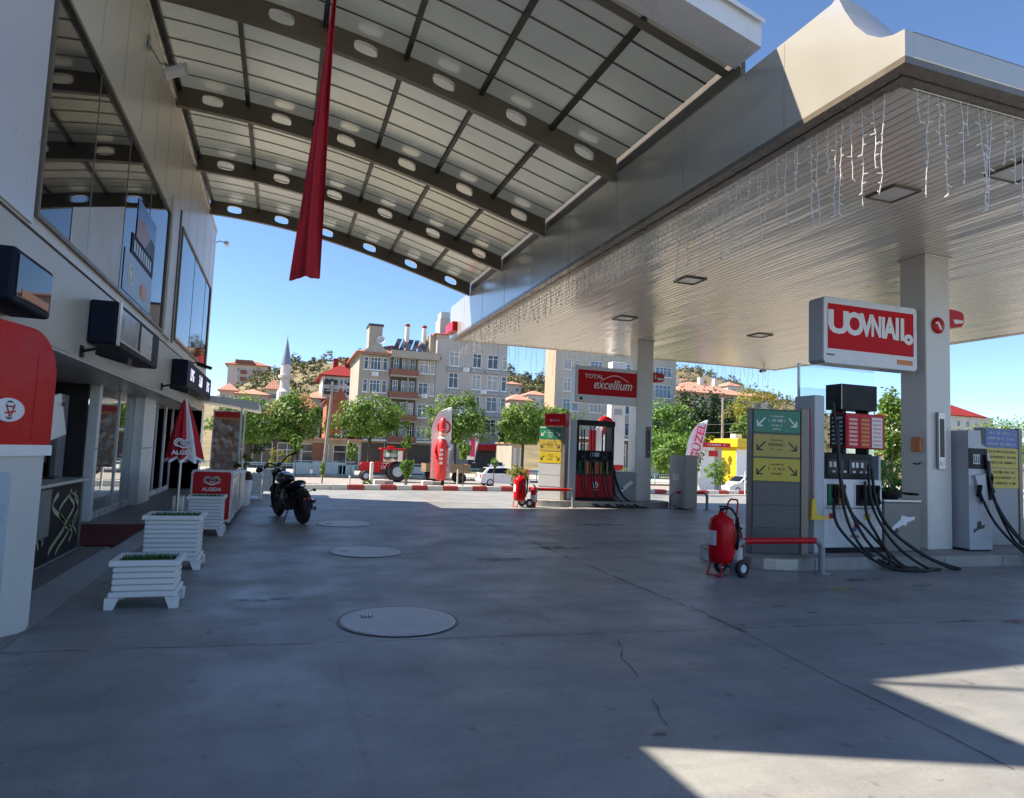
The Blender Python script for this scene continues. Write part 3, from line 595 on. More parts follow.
# wall brackets, floodlight, small lamp at the far corner
def bracket(label,y,z):
    t=thing('wall_bracket_lamp',label,'lamp',(FX+.02,y,z),group='black bracket lamps on the shop'); m=MB(); m.tube([(0,0,.02),(.15,0,.06),(.32,.1,.02)],.018); m.box(0,.02,-.06,.06,-.05,.08); m.build('arm',M['black'],t)
    m=MB(); m.obox((.3,.12,-.01),(.34,.2,.07),Matrix.Rotation(.25,3,'Y')); m.build('lamp_head',M['black'],t,bevel=.012); return t
bracket('black bracket lamp under the sign band above the dark hatch',8.6,2.42); bracket('black bracket lamp beside the lit price display, above its parasol',13.9,2.45); bracket('black bracket lamp over the lit price display',17.6,3.3)
ft=thing('floodlight','grey floodlight on an arm at the shop roof edge','lamp',(FX+.02,10.6,7.0)); ft.scale=(.72,.72,.72); m=MB(); m.tube([(0,0,.3),(.22,0,-.05),(.55,.1,.0)],.022); m.box(0,.02,-.1,.1,.2,.45); m.build('arm',M['grey'],ft)
m=MB(); m.obox((.5,.12,-.1),(.5,.36,.07),Matrix.Rotation(-.5,3,'Y')); m.build('lamp_body',M['lgrey'],ft,bevel=.015)
m=MB()
for k in range(6): m.obox((.34+k*.066,.12,-.04-k*.0+(.5-.34-k*.066)*-.2),(.012,.32,.09),Matrix.Rotation(-.5,3,'Y'))
m.build('cooling_fins',M['dark'],ft)
cl=thing('security_camera','small white camera at the far top corner of the shop','camera',(FX+.02,21.1,7.3)); m=MB(); m.tube([(0,0,0),(.12,-.02,.05),(.25,-.05,0)],.02); m.obox((.3,-.1,-.03),(.12,.25,.1)); m.build('body',M['whitem'],cl,bevel=.01)

pb=thing('window_patch','blank pale flat patch over the upper shop window, beside the tall picture','board',(FX+.009,7.9,3.47)); m=MB(); m.add([(0,0,0),(0,2.15,0),(0,2.15,1.12),(0,0,.38),(.003,0,0),(.003,2.15,0),(.003,2.15,1.12),(.003,0,.38)],[(0,3,2,1),(4,5,6,7),(0,1,5,4),(1,2,6,5),(2,3,7,6),(3,0,4,7)]); m.build('board',mat('pale_patch',(.5,.49,.48),.45,var=.04),pb)  # flat pale sheet with a sloping top, just in front of the pane
# ------------------------------------------------------------------ red and white kiosk cabinet
ki=thing('kiosk_cabinet','tall rounded cabinet, glossy red above and white below, at the near left','cabinet',(-1.80,5.84,0),R(-15))
def rprof(y0,y1,z0,z1,rt,n=10,rb=0):
    p=[(y0+rb,z0),(y1-rb,z0)]
    if rb: p=[(y0,z0+rb),(y0+rb,z0),(y1-rb,z0),(y1,z0+rb)]
    for k in range(n+1): t=math.pi/2*k/n; p.append((y1-rt+rt*math.cos(t),z1-rt+rt*math.sin(t)))
    for k in range(n+1): t=math.pi/2*k/n; p.append((y0+rt-rt*math.sin(t),z1-rt+rt*math.cos(t)))
    return p
m=MB(); m.prism([(x,y) for x,y in rprof(-.9,.27,.02,1.34,.004,2,.03)],(0,0,0),(0,1,0),(0,0,1),(-.75,0,0)); m.build('lower_body',mat('white_cabinet_shell',(.6,.6,.58),.35,var=.04,dirt=.2,dirtcol=(.4,.39,.36)),ki,bevel=.06,seg=4)
m=MB(); m.prism(rprof(-.92,.3,1.41,2.28,.34),(.02,0,0),(0,1,0),(0,0,1),(-.78,0,0)); m.build('upper_body',M['redgloss'],ki,bevel=.07,seg=5)
m=MB(); m.prism(rprof(-.93,.31,1.335,1.415,.01,2),(.03,0,0),(0,1,0),(0,0,1),(-.79,0,0)); m.build('trim_band',M['white'],ki,bevel=.015)
m=MB(); m.prism(rprof(-.8,-.1,.25,1.22,.05,4,.04),(.001,0,0),(0,1,0),(0,0,1),(.012,0,0)); m.build('front_panel',mat('bluish_cabinet_panel',(.42,.5,.56),.3,var=.06),ki,bevel=.005)
m=MB()
for y in (.06,): m.box(.02,.024,y,y+.012,1.45,2.1)
m.build('rib',M['redgloss'],ki,bevel=.006)
m=MB(); m.ball((.034,-.23,1.66),(.006,.17,.085),24,10); e=m.build('logo',M['wink'],ki)
m=MB(); m.torus((.0375,-.23,1.66),(1,0,0),.058,.009,sq=.15); m.obox((.041,-.25,1.655),(.004,.012,.1),Matrix.Rotation(.5,3,'X'),1); m.obox((.041,-.2,1.66),(.004,.012,.09),Matrix.Rotation(-.4,3,'X'),1); m.obox((.041,-.225,1.645),(.004,.11,.012),Matrix.Rotation(.15,3,'X'),1); m.obox((.041,-.23,1.685),(.004,.08,.01),None,0); m.build('badge',[M['ink'],M['red']],e)
text('lettering','ME',.13,M['wink'],ki,(.033,-.4,1.49),'+X')

# ------------------------------------------------------------------ serving counter in front of the dark hatch
ct=thing('serving_counter','black serving counter with curling pale graphics and a light worktop','counter',(-2.28,6.2,.12))
m=MB(); m.box(-.5,0,0,3.35,.03,.82); m.build('front_panel',M['black'],ct,bevel=.006)
m=MB(); m.box(-.6,.06,-.02,3.4,.83,.865); m.build('worktop',mat('pale_worktop',(.55,.53,.48),.3,var=.08),ct,bevel=.006)
m=MB(); m.box(-.02,.012,3.355,3.4,.02,.825); m.box(-.02,.012,0,3.35,0,.025); m.build('edge_trim',M['steel'],ct)
gm=mat('graphic_print_grey',(.2,.2,.185),.5,var=.25,scale=5); gl=mat('graphic_print_cream',(.42,.4,.24),.5,var=.2)
m=MB()
m.box(.001,.004,1.2,2.2,.3,.8,0)
def swirl(pts,wd,mi):
    for (y0,z0),(y1,z1) in zip(pts,pts[1:]):
        d=V((0,y1-y0,z1-z0)).normalized(); nn=V((0,-d.z,d.y))*wd
        m.quad(V((.006,y0,z0))-nn,V((.006,y1,z1))-nn,V((.006,y1,z1))+nn,V((.006,y0,z0))+nn,mi)
swirl([(2.25+.5*math.sin(k*.18)**2,.1+.03*k) for k in range(22)],.028,1); swirl([(2.5+.42*math.sin(k*.2)**2,.06+.03*k) for k in range(24)],.02,1)
swirl([(1.7+.33*math.cos(k*.33),.22+.2*math.sin(k*.33)) for k in range(15)],.035,0); swirl([(1.7+.2*math.cos(k*.4),.2+.12*math.sin(k*.4)) for k in range(12)],.02,1)
swirl([(2.95+.12*math.sin(k*.9),.15+.045*k) for k in range(14)],.022,1); swirl([(3.15+.1*math.cos(k*.8),.2+.04*k) for k in range(14)],.014,1); swirl([(2.95+.3*math.sin(k*.25),.5+.2*math.cos(k*.25)) for k in range(16)],.012,1)
m.build('printed_graphic',[gm,gl],ct,fix=False)
sc=thing('tilted_white_board','white tilted board on a dark stand on the serving counter','display',(-2.52,9.1,.985))
m=MB(); m.obox((0,0,.72),(.04,.62,.5),Matrix.Rotation(R(8),3,'X')@Matrix.Rotation(R(-8),3,'Y')); m.build('board',M['white'],sc,bevel=.01)
m=MB(); m.tube([(-.02,.12,0),(-.02,.1,.3),(-.05,.05,.6)],.045); m.box(-.1,.06,0,.22,0,.02); m.build('stand',M['dark'],sc)
m=MB(); m.box(.022,.028,.17,.2,.86,.9); m.box(.022,.028,.23,.27,.86,.89); m.build('clip',M['black'],sc)
for lab,y in (('black coffee machine box at the near end of the serving counter',7.1),):
    cmn=thing('coffee_machine',lab,'machine',(-2.5,y,.99)); m=MB(); m.box(-.2,.15,-.2,.25,0,.1); m.box(-.2,-.02,-.2,.25,.1,.42); m.box(-.2,.15,-.2,.25,.42,.55); m.build('body',M['black'],cmn,bevel=.015); m=MB(); m.cyl((.06,0,.42),(.06,0,.33),.03); m.cyl((.06,.12,.42),(.06,.12,.33),.03); m.build('spout',M['chrome'],cmn)
# shelves inside the hatch and inside the shop
def shelf(label,x,y0,y1,seed,h=2.0):
    t=thing('shop_shelf',label,'shelf',(x,y0,.13),group='stocked shelves inside the shop'); l=y1-y0; m=MB()
    for y in (0,l-.04): m.box(-.4,0,y,y+.04,0,h)
    for z in [.1+.42*k for k in range(int(h/.42)+1)]: m.box(-.4,0,.04,l-.04,z,z+.03)
    m.build('frame',M['grey'],t)
    r=random.Random(seed); g=MB()
    for z in [.13+.42*k for k in range(int(h/.42))]:
        y=.08
        while y<l-.2:
            w_=r.uniform(.06,.16); hh=r.uniform(.14,.33); k=r.randrange(5)
            if r.random()<.6: g.box(-.3,-.06,y,y+w_*.9,z+.002,z+hh,k)
            else: g.lathe([(.04,.002),(.04,hh*.6),(.018,hh*.8),(.018,hh)],(-.12,y+.05,z),n=8,mi=k)
            y+=w_+.01
    tag(g.build('goods',[M['red'],M['orange'],M['wink'],M['lgrey'],M['yellow']],t),kind='stuff'); return t
shelf('dim shelf of goods at the back of the dark hatch',-5.9,0,2.7,1); bpy.data.objects['shop_shelf'].location=(-5.95,12.02,.13); bpy.data.objects['shop_shelf'].rotation_euler=(0,0,R(-90)); shelf('shelf of goods behind the first glass door',-5.6,13.0,15.4,2); shelf('shelf of goods behind the second glass door',-5.6,17.0,19.3,3)
# ------------------------------------------------------------------ slatted white planters
def planter(label,cx,y0,wd,h,dp=None):
    dp=dp or wd; t=thing('planter_box',label,'planter',(cx,y0+dp/2,0),group='white slatted planters along the shop'); a=wd/2; b=dp/2; fh=.1; n=max(4,int((h-fh-.05)/.052)); st=(h-fh-.05)/n
    m=MB()
    for k in range(n):
        z=fh+k*st; e=.012 if k else -.02
        m.box(-a+.03+e*.0-( .02 if k==0 else 0),a-.03+(.02 if k==0 else 0),-b+.03-(.02 if k==0 else 0),b-.03+(.02 if k==0 else 0),z+.002,z+st-.008)
    m.build('slatted_body',M['white'],t,bevel=.008)
    m=MB(); m.box(-a+.045,a-.045,-b+.045,b-.045,fh+.01,h-.055); m.build('liner',M['lgrey'],t)
    m=MB()
    for q in ((-a,a,-b,-b+.05),(-a,a,b-.05,b),(-a,-a+.05,-b+.05,b-.05),(a-.05,a,-b+.05,b-.05)): m.box(*q,h-.05,h)
    m.build('rim',M['white'],t,bevel=.008)
    for sx in(-1,1):
        for sy in(-1,1):
            m=MB(); m.prism([(0,0),(.07,0),(.11,fh),(0,fh)],(sx*(a+.01),sy*(b-.008),0),(-sx,0,0),(0,0,1),(0,-sy*.05,0)); m.prism([(0.052,0),(.09,0),(.13,fh),(.052,fh)],(sx*(a+.01),sy*(b-.008),0),(0,-sy,0),(0,0,1),(-sx*.05,0,0)); m.build('foot',M['white'],t)
    m=MB(); r=random.Random(int(cx*100+y0*31))
    for k in range(900):
        x=r.uniform(-a+.06,a-.06);y=r.uniform(-b+.06,b-.06);hh=r.uniform(.035,.085);an=r.uniform(0,6.28);dx,dy=math.cos(an)*.005,math.sin(an)*.005;lx,ly=r.uniform(-.03,.03),r.uniform(-.03,.03)
        m.add([(x-dx,y-dy,h-.06),(x+dx,y+dy,h-.06),(x+lx,y+ly,h-.06+hh)],[(0,1,2)])
    m.box(-a+.05,a-.05,-b+.05,b-.05,h-.075,h-.055); tag(m.build('grass',M['grass'],t,fix=False),kind='stuff'); return t
planter('low white slatted planter of short grass, nearest the camera',-1.075,6.72,.56,.42,.5)
planter('tall white slatted planter of grass just beside the door mat',-1.13,8.62,.63,.62,.58)
planter('white slatted planter standing before the red freezer end',-1.07,11.62,.56,.62,.56)
planter('narrow white planter of grass past the freezers',-.62,18.9,.45,.66,.45)
planter('farthest white planter of grass, at the end of the shop row',-.28,20.7,.42,.74,.42)
ph=thing('potted_shrub','spindly pale shrub in the row of white planters','shrub',(-.95,19.6,0)); m=MB(); m.lathe([(.14,0),(.2,.3),(.21,.36),(.17,.36),(.16,.3)],n=16); m.build('pot',M['lgrey'],ph)
def leaves(cx,cy,cz,rx,ry,rz,n,sz,seed,shell=.55,hole=.0,clump=None,m=None,squash=0):
    m=m or MB(); r=random.Random(seed); cl=[]
    K=clump or max(6,n//90)
    for k in range(K):
        while True:
            p=V((r.uniform(-1,1),r.uniform(-1,1),r.uniform(-1,1)))
            if shell<p.length<1 : break
        cl.append((p*r.uniform(.9,1.12),r.uniform(.15,.46)))
    for k in range(n):
        c,cr=cl[r.randrange(K)]
        d=V((r.gauss(0,1),r.gauss(0,1),r.gauss(0,1))); d=d.normalized()*cr*r.random()**.45
        p=c*.86+d
        if p.z<-.75+squash: p.z=-.75+squash+r.uniform(0,.1)
        P=V((cx+p.x*rx,cy+p.y*ry,cz+p.z*rz)); s=sz*r.uniform(.6,1.35)
        nrm=(p.normalized()*.7+V((r.uniform(-1,1),r.uniform(-1,1),r.uniform(-.2,1.1)))).normalized(); a=nrm.orthogonal().normalized(); an=r.uniform(0,6.28); a=a*math.cos(an)+nrm.cross(a)*math.sin(an); b=nrm.cross(a)
        m.add([P-a*s,P-b*s*.55+nrm*s*.1,P+a*s,P+b*s*.55+nrm*s*.1],[(0,1,2,3)])
    return m
m=MB(); 
for k in range(6): a=k*1.05; m.tube([(0,0,.32),(.06*math.cos(a),.06*math.sin(a),.7),(.16*math.cos(a),.16*math.sin(a),1.0+.05*k)],[.012,.01,.004],5)
m.build('stem',M['bark'],ph); leaves(0,0,.98,.24,.24,.24,260,.045,5,.1).build('foliage',M['leafB'],ph,fix=False)
# ------------------------------------------------------------------ closed parasol
pa=thing('parasol','closed red and white parasol with ice cream heart logo, standing behind the tall planter','parasol',(-1.2,9.5,0))
m=MB(); m.cyl((0,0,.06),(0,0,2.02),.019,.017); m.build('pole',M['steel'],pa)
m=MB(); m.lathe([(.0,0),(.22,0),(.22,.05),(.05,.07),(.03,.3),(.0,.3)],n=20); m.build('base',M['lgrey'],pa)
m=MB(); m.box(-.07,.07,.02,.14,.45,.78); m.build('clamp_block',M['steel'],pa,bevel=.01)
def para(u,v):
    t=2*math.pi*u; k=8; fold=.5+.5*math.cos(k*t); r=.025+v**.85*(.13+.085*fold); 
    sk_=1+.12*math.sin(t+.6); return (r*math.cos(t)*sk_+.03*v,r*math.sin(t),2.0-.74*v-(.06*fold*v**4))
mb=MB(); nu,nv=96,22
vs=[para(i/nu,j/nv) for j in range(nv+1) for i in range(nu)]
for j in range(nv):
    for i in range(nu):
        u=(i+.5)/nu; seg=int(u*8+.5)%8; hem=j>=nv-1
        mb.add([vs[j*nu+i],vs[j*nu+(i+1)%nu],vs[(j+1)*nu+(i+1)%nu],vs[(j+1)*nu+i]],[(0,1,2,3)],1 if (hem or seg==7 and 1) else 0,True)
mb.build('canopy',[mat('parasol_red',(.5,.012,.02),.8,var=.15,scale=9),M['wink']],pa,fix=False)
def heart(parent,loc,s,mt,rot,tail=True):
    """two-lobed looped heart emblem drawn as two nested spirals"""
    m=MB()
    for sx in(-1,1):
        for r0 in (1.0,.5):
            pts=[]
            for k in range(15):
                t=R(-35)+R(255)*k/14; pts.append((sx*(.52-.52*r0*math.cos(t)*-1*.0-.0)+sx*r0*.5*math.cos(t),r0*.46*math.sin(t)+(.0)))
            if r0==1.0: pts=[(0,-.62)]+[(sx*.86,-.12)][:0]+pts
            for (x0,z0),(x1,z1) in zip(pts,pts[1:]):
                d=V((x1-x0,z1-z0,0)); 
                if d.length<1e-5: continue
                d.normalize(); nn=V((-d.y,d.x,0))*.085
                m.quad(*[(q[0]*s,q[1]*s,0) for q in((x0-nn.x-d.x*.03,z0-nn.y-d.y*.03),(x1-nn.x+d.x*.03,z1-nn.y+d.y*.03),(x1+nn.x+d.x*.03,z1+nn.y+d.y*.03),(x0+nn.x-d.x*.03,z0+nn.y-d.y*.03))])
    o=m.build('logo',mt,parent,fix=False); o.location=loc; o.rotation_euler=rot; return o
heart(pa,(.05,-.215,1.46),.105,M['wink'],(R(78),0,R(12))); text('lettering','ALGIDA',.075,M['wink'],pa,(.055,-.232,1.335),rot=(R(78),0,R(12)),off=.002)
# ------------------------------------------------------------------ ice cream freezers
def freezer(label,x,y0,y1,h,end):
    t=thing('ice_cream_freezer',label,'freezer',(x,y0,0),group='chest freezers along the shop'); w_=.66; l=y1-y0
    m=MB(); m.box(-w_/2,w_/2,.0,l,.09,h-.1); m.build('body',mat('freezer_white',(.66,.62,.62),.25,var=.1,scale=1.5) if end else M['offwhite'],t,bevel=.03,seg=3)
    m=MB(); m.box(-w_/2-.015,w_/2+.015,-.01,l+.01,h-.1,h-.04); m.build('rim',M['whitem'],t,bevel=.012)
    m=MB(); m.box(-w_/2+.04,w_/2-.04,.04,l-.04,h-.04,h-.02); m.build('lid',M['pane'],t)
    for sx in(-1,1):
        for y in(.12,l-.12): m=MB(); m.cyl((sx*.24-.02,y,.045),(sx*.24+.02,y,.045),.045,n=14); m.build('wheel',M['rubber'],t)
    if end:
        m=MB(); m.prism(rprof(-w_/2+.0,w_/2-.0,.12,1.0,.05,5,.03),(0,-.03,0),(1,0,0),(0,0,1),(0,.028,0)); f=m.build('end_panel',M['whitem'],t,bevel=.006)
        m=MB(); m.prism(rprof(-w_/2+.03,w_/2-.03,.15,.965,.05,5,.03),(0,-.036,0),(1,0,0),(0,0,1),(0,.005,0)); m.build('red_face',M['red'],t)
        heart(t,(0,-.04,.82),.125,M['wink'],(R(90),0,0)); text('lettering','ALGIDA',.085,M['wink'],t,(0,-.04,.665),off=.002)
        m=MB(); r=random.Random(9)
        for k in range(14): m.box(w_/2+.001,w_/2+.004,.1+k*.1,.1+k*.1+r.uniform(.05,.12),.35+.25*r.random(),.45+.4*r.random(),k%3)
        m.build('side_sticker',[mat('pale_pink_print',(.6,.42,.45),.35,var=.15,scale=8),mat('pale_orange_print',(.62,.48,.3),.35,var=.1),mat('pale_violet_print',(.5,.46,.55),.35,var=.1)],t)
    return t
freezer('white chest freezer with red heart-logo end panel, behind a planter',-1.08,12.65,14.6,.98,True)
freezer('second plain white chest freezer beyond the red-ended one',-1.06,14.75,16.6,.9,False)
bn=thing('waste_bin','small white bin with black lid past the freezers','bin',(-.82,17.3,0)); m=MB(); m.lathe([(.19,0),(.2,.02),(.22,.6),(.2,.62)],n=20); m.build('body',M['whitem'],bn); m=MB(); m.lathe([(.225,.6),(.225,.68),(.16,.8),(.0,.82)],n=20); m.build('lid',M['black'],bn)
# ------------------------------------------------------------------ awning and food poster beyond the freezers
aw=thing('awning','small white flat awning on posts at the far end of the shop','awning',(0,0,0))
m=MB(); m.prism([(-2.15,2.72),(-1.55,2.68),(-.66,2.6),(-.62,2.38),(-.7,2.38),(-1.6,2.5),(-2.15,2.55)],(0,19.55,0),(1,0,0),(0,0,1),(0,2.2,0)); m.build('roof',M['white'],aw,bevel=.01)
for y in (19.7,21.6): m=MB(); m.box(-1.1,-1.05,y,y+.05,.0,2.46); m.build('post',M['whitem'],aw)
fp=thing('food_poster','tall food picture poster with a red top, hung under the white awning','poster',(-1.42,19.62,.72))
def fpm():
    m=bpy.data.materials.new('food_print'); N,L=nt(m); b=N['Principled BSDF']; tc=N.new('ShaderNodeTexCoord'); n=N.new('ShaderNodeTexVoronoi'); n.inputs['Scale'].default_value=9; L.new(tc.outputs['Object'],n.inputs['Vector'])
    cr=N.new('ShaderNodeValToRGB'); e=cr.color_ramp.elements; e[0].color=(.12,.06,.04,1);e[1].color=(.75,.66,.55,1); k=e.new(.3);k.color=(.4,.16,.08,1);k=e.new(.55);k.color=(.3,.22,.2,1)
    L.new(n.outputs['Color'],cr.inputs[0]); L.new(cr.outputs[0],b.inputs['Base Color']); b.inputs['Roughness'].default_value=.4; return m
m=MB(); m.box(-.32,.32,0,.02,0,1.42); m.build('print',fpm(),fp); m=MB(); m.box(-.32,.32,-.004,-.001,1.42,1.58); m.box(-.3,.3,-.004,-.001,1.36,1.42,1); m.build('header',[M['red'],M['orange']],fp)
m=MB(); m.box(-.35,-.322,-.01,.03,-.72,1.62); m.box(.322,.35,-.01,.03,-.72,1.62); m.box(-.322,.322,-.01,.03,1.59,1.62); m.build('frame',M['whitem'],fp)

# ------------------------------------------------------------------ manhole covers
for i,(lab,(px,py)) in enumerate([('large round pale steel manhole cover, nearest the camera',(398,621)),('middle of the row of three pale steel manhole covers',(366,552)),('farthest of the pale manhole covers, beside the motorcycle',(344,524))]):
    p=at(px,py,z=0); t=thing('manhole_cover',lab,'manhole cover',(p.x,p.y,0),R(20*i),'tank manhole covers in the forecourt')
    m=MB(); m.lathe([(.5,.005),(.5,.009),(.47,.011),(0,.012)],n=48); m.build('lid',mat('cover_steel' if i==0 else 'cover_steel.%d'%i,(.5,.5,.5),.45,metal=.1,var=.14,scale=5,dirt=.35,dirtcol=(.25,.24,.23),bump=.2,bscale=60),t)
    m=MB(); m.lathe([(.503,.004),(.503,.007),(.518,.0075),(.524,.004)],n=48); m.build('ring',M['dark'],t)
    m=MB(); m.box(-.3,-.2,.12,.2,.0125,.015); m.build('handle_pocket',M['black'],t); m=MB()
    for k in range(3): m.box(-.29+.03*k,-.272+.03*k,.125,.195,.0155,.019)
    m.build('handle',M['steel'],t)
# ------------------------------------------------------------------ pump islands
def island(label,x0,x1,y0,y1,h,rend):
    t=thing('pump_island',label,'island',(x0,y0,0),group='raised pump islands'); w_=(y1-y0); L_=x1-x0; r=w_/2
    pl=[]
    for k in range(17): a=math.pi/2+math.pi*k/16; pl.append((r+r*math.cos(a),r+r*math.sin(a)))
    if rend:
        for k in range(17): a=-math.pi/2+math.pi*k/16; pl.append((L_-r+r*math.cos(a),r+r*math.sin(a)))
    else: pl+=[(L_,0),(L_,w_)]
    m=MB(); m.prism(pl,(0,0,0),(1,0,0),(0,1,0),(0,0,h)); m.build('kerb',M['conc'],t,bevel=.02)
    m=MB(); k=1.2
    while k<L_-.3: m.box(r+k-.9,r+k-.888,-.003,-.0006,.0,h-.02); k+=1.25
    m.build('kerb_joint',M['joint'],t)
    m=MB(); q=[(r+(r+.008)*math.cos(math.pi/2+math.pi*k/16),r+(r+.008)*math.sin(math.pi/2+math.pi*k/16)) for k in range(17)]
    for (a,b),(c,d) in zip(q,q[1:]): m.add([(a,b,.01),(c,d,.01),(c,d,h-.015),(a,b,h-.015)],[(0,1,2,3)],0,True)
    m.build('end_plate',M['steel'],t,fix=False); return t
island('near pump island, raised concrete kerb with a rounded steel end',6.12,16.5,7.72,9.4,.17,False)
island('far pump island under the white-lettered red sign, rounded at both ends',6.95,11.5,17.8,19.2,.17,True)
def barrier(label,x0,x1,y,h,red,dep):
    t=thing('pipe_barrier',label,'barrier',(x0,y,0),group='low red pipe barriers round the island ends'); l=x1-x0; r=.044
    bend=[(l-.12+.12*math.sin(R(90)*k/6),0,h-.12+.12*math.cos(R(90)*k/6)) for k in range(7)]
    m=MB(); m.tube([(.15,0,h),(l-.12,0,h)],r,14); m.build('red_rail',M['red'],t)
    m=MB(); m.tube(bend+[(l,0,0)],r,14); m.lathe([(.1,0),(.1,.012),(0,.012)],(l,0,0)); m.build('post',M['grey'],t)
    m=MB(); m.tube([(.15,0,h),(.09,0,h-.02),(.03,0,h-.07),(0,0,h-.15),(0,0,0)],r,14); m.lathe([(.1,0),(.1,.012),(0,.012)],(0,0,0)); m.build('post',M['grey'],t); return t
barrier('red pipe barrier at the near island end, beside the big extinguisher',5.72,7.17,7.5,.45,1,2.0)
barrier('red pipe barrier at the left end of the far island',6.7,7.95,17.62,.5,1,1.7)
barrier('pipe barrier at the right end of the far island, beside the steel cabinet',11.1,12.35,17.5,.5,1,1.8)
barrier('red pipe barrier at the right edge of the near island',11.6,13.4,7.55,.4,1,1.0)

def arrow(mb,x,z,s,dx,mi,y):
    """diagonal arrow pointing down and to the side dx"""
    u=V((dx,0,-1)).normalized();n=V((u.z,0,-u.x)); c=V((x,y,z))
    def q(a,b,w_): nn=V(((b-a).normalized().z,0,-(b-a).normalized().x))*w_; mb.quad(a-nn,b-nn,b+nn,a+nn,mi)
    tip=c+u*s; q(c-u*s,tip,s*.13); q(tip+V((0,0,-s*.09)),tip+V((0,0,s*.95)),s*.13); q(tip+V((dx*s*.09,0,0)),tip+V((-dx*s*.95,0,0)),s*.13)
def marks(mb,x0,x1,z,h,seed,mi,y,n=None):
    r=random.Random(seed); x=x0
    while x<x1-.01:
        w_=min(h*r.uniform(.5,.95),x1-x); 
        if r.random()<.13: x+=h*.5; continue
        for k in range(2): 
            if r.random()<.85: mb.box(x+w_*.45*k,x+w_*.45*k+w_*.22,y-.001,y,z,z+h,mi)
        mb.box(x,x+w_*.72,y-.001,y,z+h*r.choice((0,.42,.8)),z+h*r.choice((0,.42,.8))+h*.2 if 0 else z+h,mi) if r.random()<.25 else None
        x+=w_*1.05
def lanesign(label,x,y,rz,scheme,h0=.17,red=False):
    t=thing('lane_sign',label,'sign',(x,y,h0),rz,'lane guide signs on the pump islands'); W_=.74; H=2.12
    m=MB(); m.box(-W_/2,W_/2,0,.2,0,H); m.build('body',M['anthracite'] if not red else M['lgrey'],t,bevel=.012)
    m=MB(); m.box(W_/2+.001,W_/2+.12,-.02,.22,0,H+.03); m.build('side_post',mat('bronze_post' ,(.21,.185,.16),.4,metal=.3,var=.08) if 'bronze_post' not in bpy.data.materials else bpy.data.materials['bronze_post'],t,bevel=.012)
    z=H-.02
    for k,(mt,ik) in enumerate(scheme):
        hh=.33; p=MB(); p.box(-W_/2+.012,W_/2-.012,-.014,-.001,z-hh,z); f=p.build('sign_panel',M[mt],t,bevel=.004)
        a=MB(); arrow(a,-.24,z-.17,.085,-1,0,-.0165); arrow(a,.24,z-.17,.085,1,0,-.0165)
        marks(a,-.11,.11,z-.1,.028,k+3,0,-.015); marks(a,-.13,.13,z-.17,.04,k+5,0,-.015); marks(a,-.08,.08,z-.235,.028,k+8,0,-.015)
        if k==0: marks(a,-.07,.07,z-.285,.022,k+18,0,-.015)
        a.build('print',M[ik],f,fix=False); z-=hh+.025
    for k in range(2):
        p=MB(); p.box(-W_/2+.012,W_/2-.012,-.012,-.001,z-.32,z); p.build('blank_panel',M['anthracite'] if not red else M['lgrey'],t,bevel=.004); z-=.335
    if red:
        p=MB(); p.box(-.2,W_/2+.12,-.05,.24,H+.035,H+.4); f=p.build('red_cap',M['red'],t,bevel=.02); a=MB(); marks(a,-.05,.3,H+.17,.06,4,0,-.051); a.build('print',M['wink'],f,fix=False)
    return t
lanesign('dark lane guide sign with green and yellow panels beside the wheeled extinguisher',6.92,8.12,R(-14),[('green','wink'),('ochre','ink'),('yellow','ink')])
lanesign('grey lane guide sign with a red cap at the far island',7.5,18.35,R(-48),[('green','wink'),('ochre','ink'),('yellow','ink')],red=True)
def lanesign_blue():
    t=thing('lane_sign','lane guide sign with blue and yellow panels at the right picture edge','sign',(12.5,8.75,.17),R(0),'lane guide signs on the pump islands'); W_=.86; H=2.12
    m=MB(); m.box(-W_/2,W_/2,0,.2,0,H); m.build('body',M['grey'],t,bevel=.012)
    m=MB(); m.box(W_/2+.001,W_/2+.1,-.02,.22,0,H+.02); m.build('side_post',bpy.data.materials['bronze_post'],t,bevel=.012)
    z=H-.02
    for mt,hh in (('blue',.33),('yellow',.36),('yellow',.36)):
        p=MB(); p.box(-W_/2+.012,W_/2-.012,-.014,-.001,z-hh,z); f=p.build('sign_panel',M[mt],t,bevel=.004); a=MB()
        for q in range(3): marks(a,-.36,.36,z-.12-.1*q+.03,.045,q+int(z*10),0,-.015)
        a.build('print',M['ink'] if mt=='yellow' else M['wink'],f,fix=False); z-=hh+.012
lanesign_blue()
# ------------------------------------------------------------------ lit brand boxes on the columns
def signbox(label,x0,x1,y,z0,z1,kind):
    t=thing('sign_box',label,'sign',((x0+x1)/2,y,z0),group='red sign boxes on the canopy columns'); a=(x1-x0)/2; h=z1-z0
    m=MB(); m.prism(rprof(-a,a,0,h,.07,5,.05),(0,0,0),(1,0,0),(0,0,1),(0,.3,0)); m.build('housing',M['lgrey'],t,bevel=.02,seg=3)
    m=MB(); b=.08
    m.prism(rprof(-a+.01,a-.01,.01,h-.01,.06,5,.04),(0,-.012,0),(1,0,0),(0,0,1),(0,.012,0)); m.build('frame',M['whitem'],t,bevel=.006)
    m=MB(); m.box(-a+.09,a-.09,-.018,-.0125,.24,h-.11); f=m.build('red_face',mat('sign_red_face',(.56,.006,.014),.5,var=.05,spec=.15) if 'sign_red_face' not in bpy.data.materials else bpy.data.materials['sign_red_face'],t)
    m=MB(); m.box(a,a+.2,.08,.2,.3,.42); m.box(a,a+.2,.08,.2,h-.35,h-.23); m.build('bracket',M['grey'],t)
    return t,f,a,h
t,f,a,h=signbox('red sign box with bold white lettering above the near pump',8.06,10.06,8.42,3.12,4.2,0)
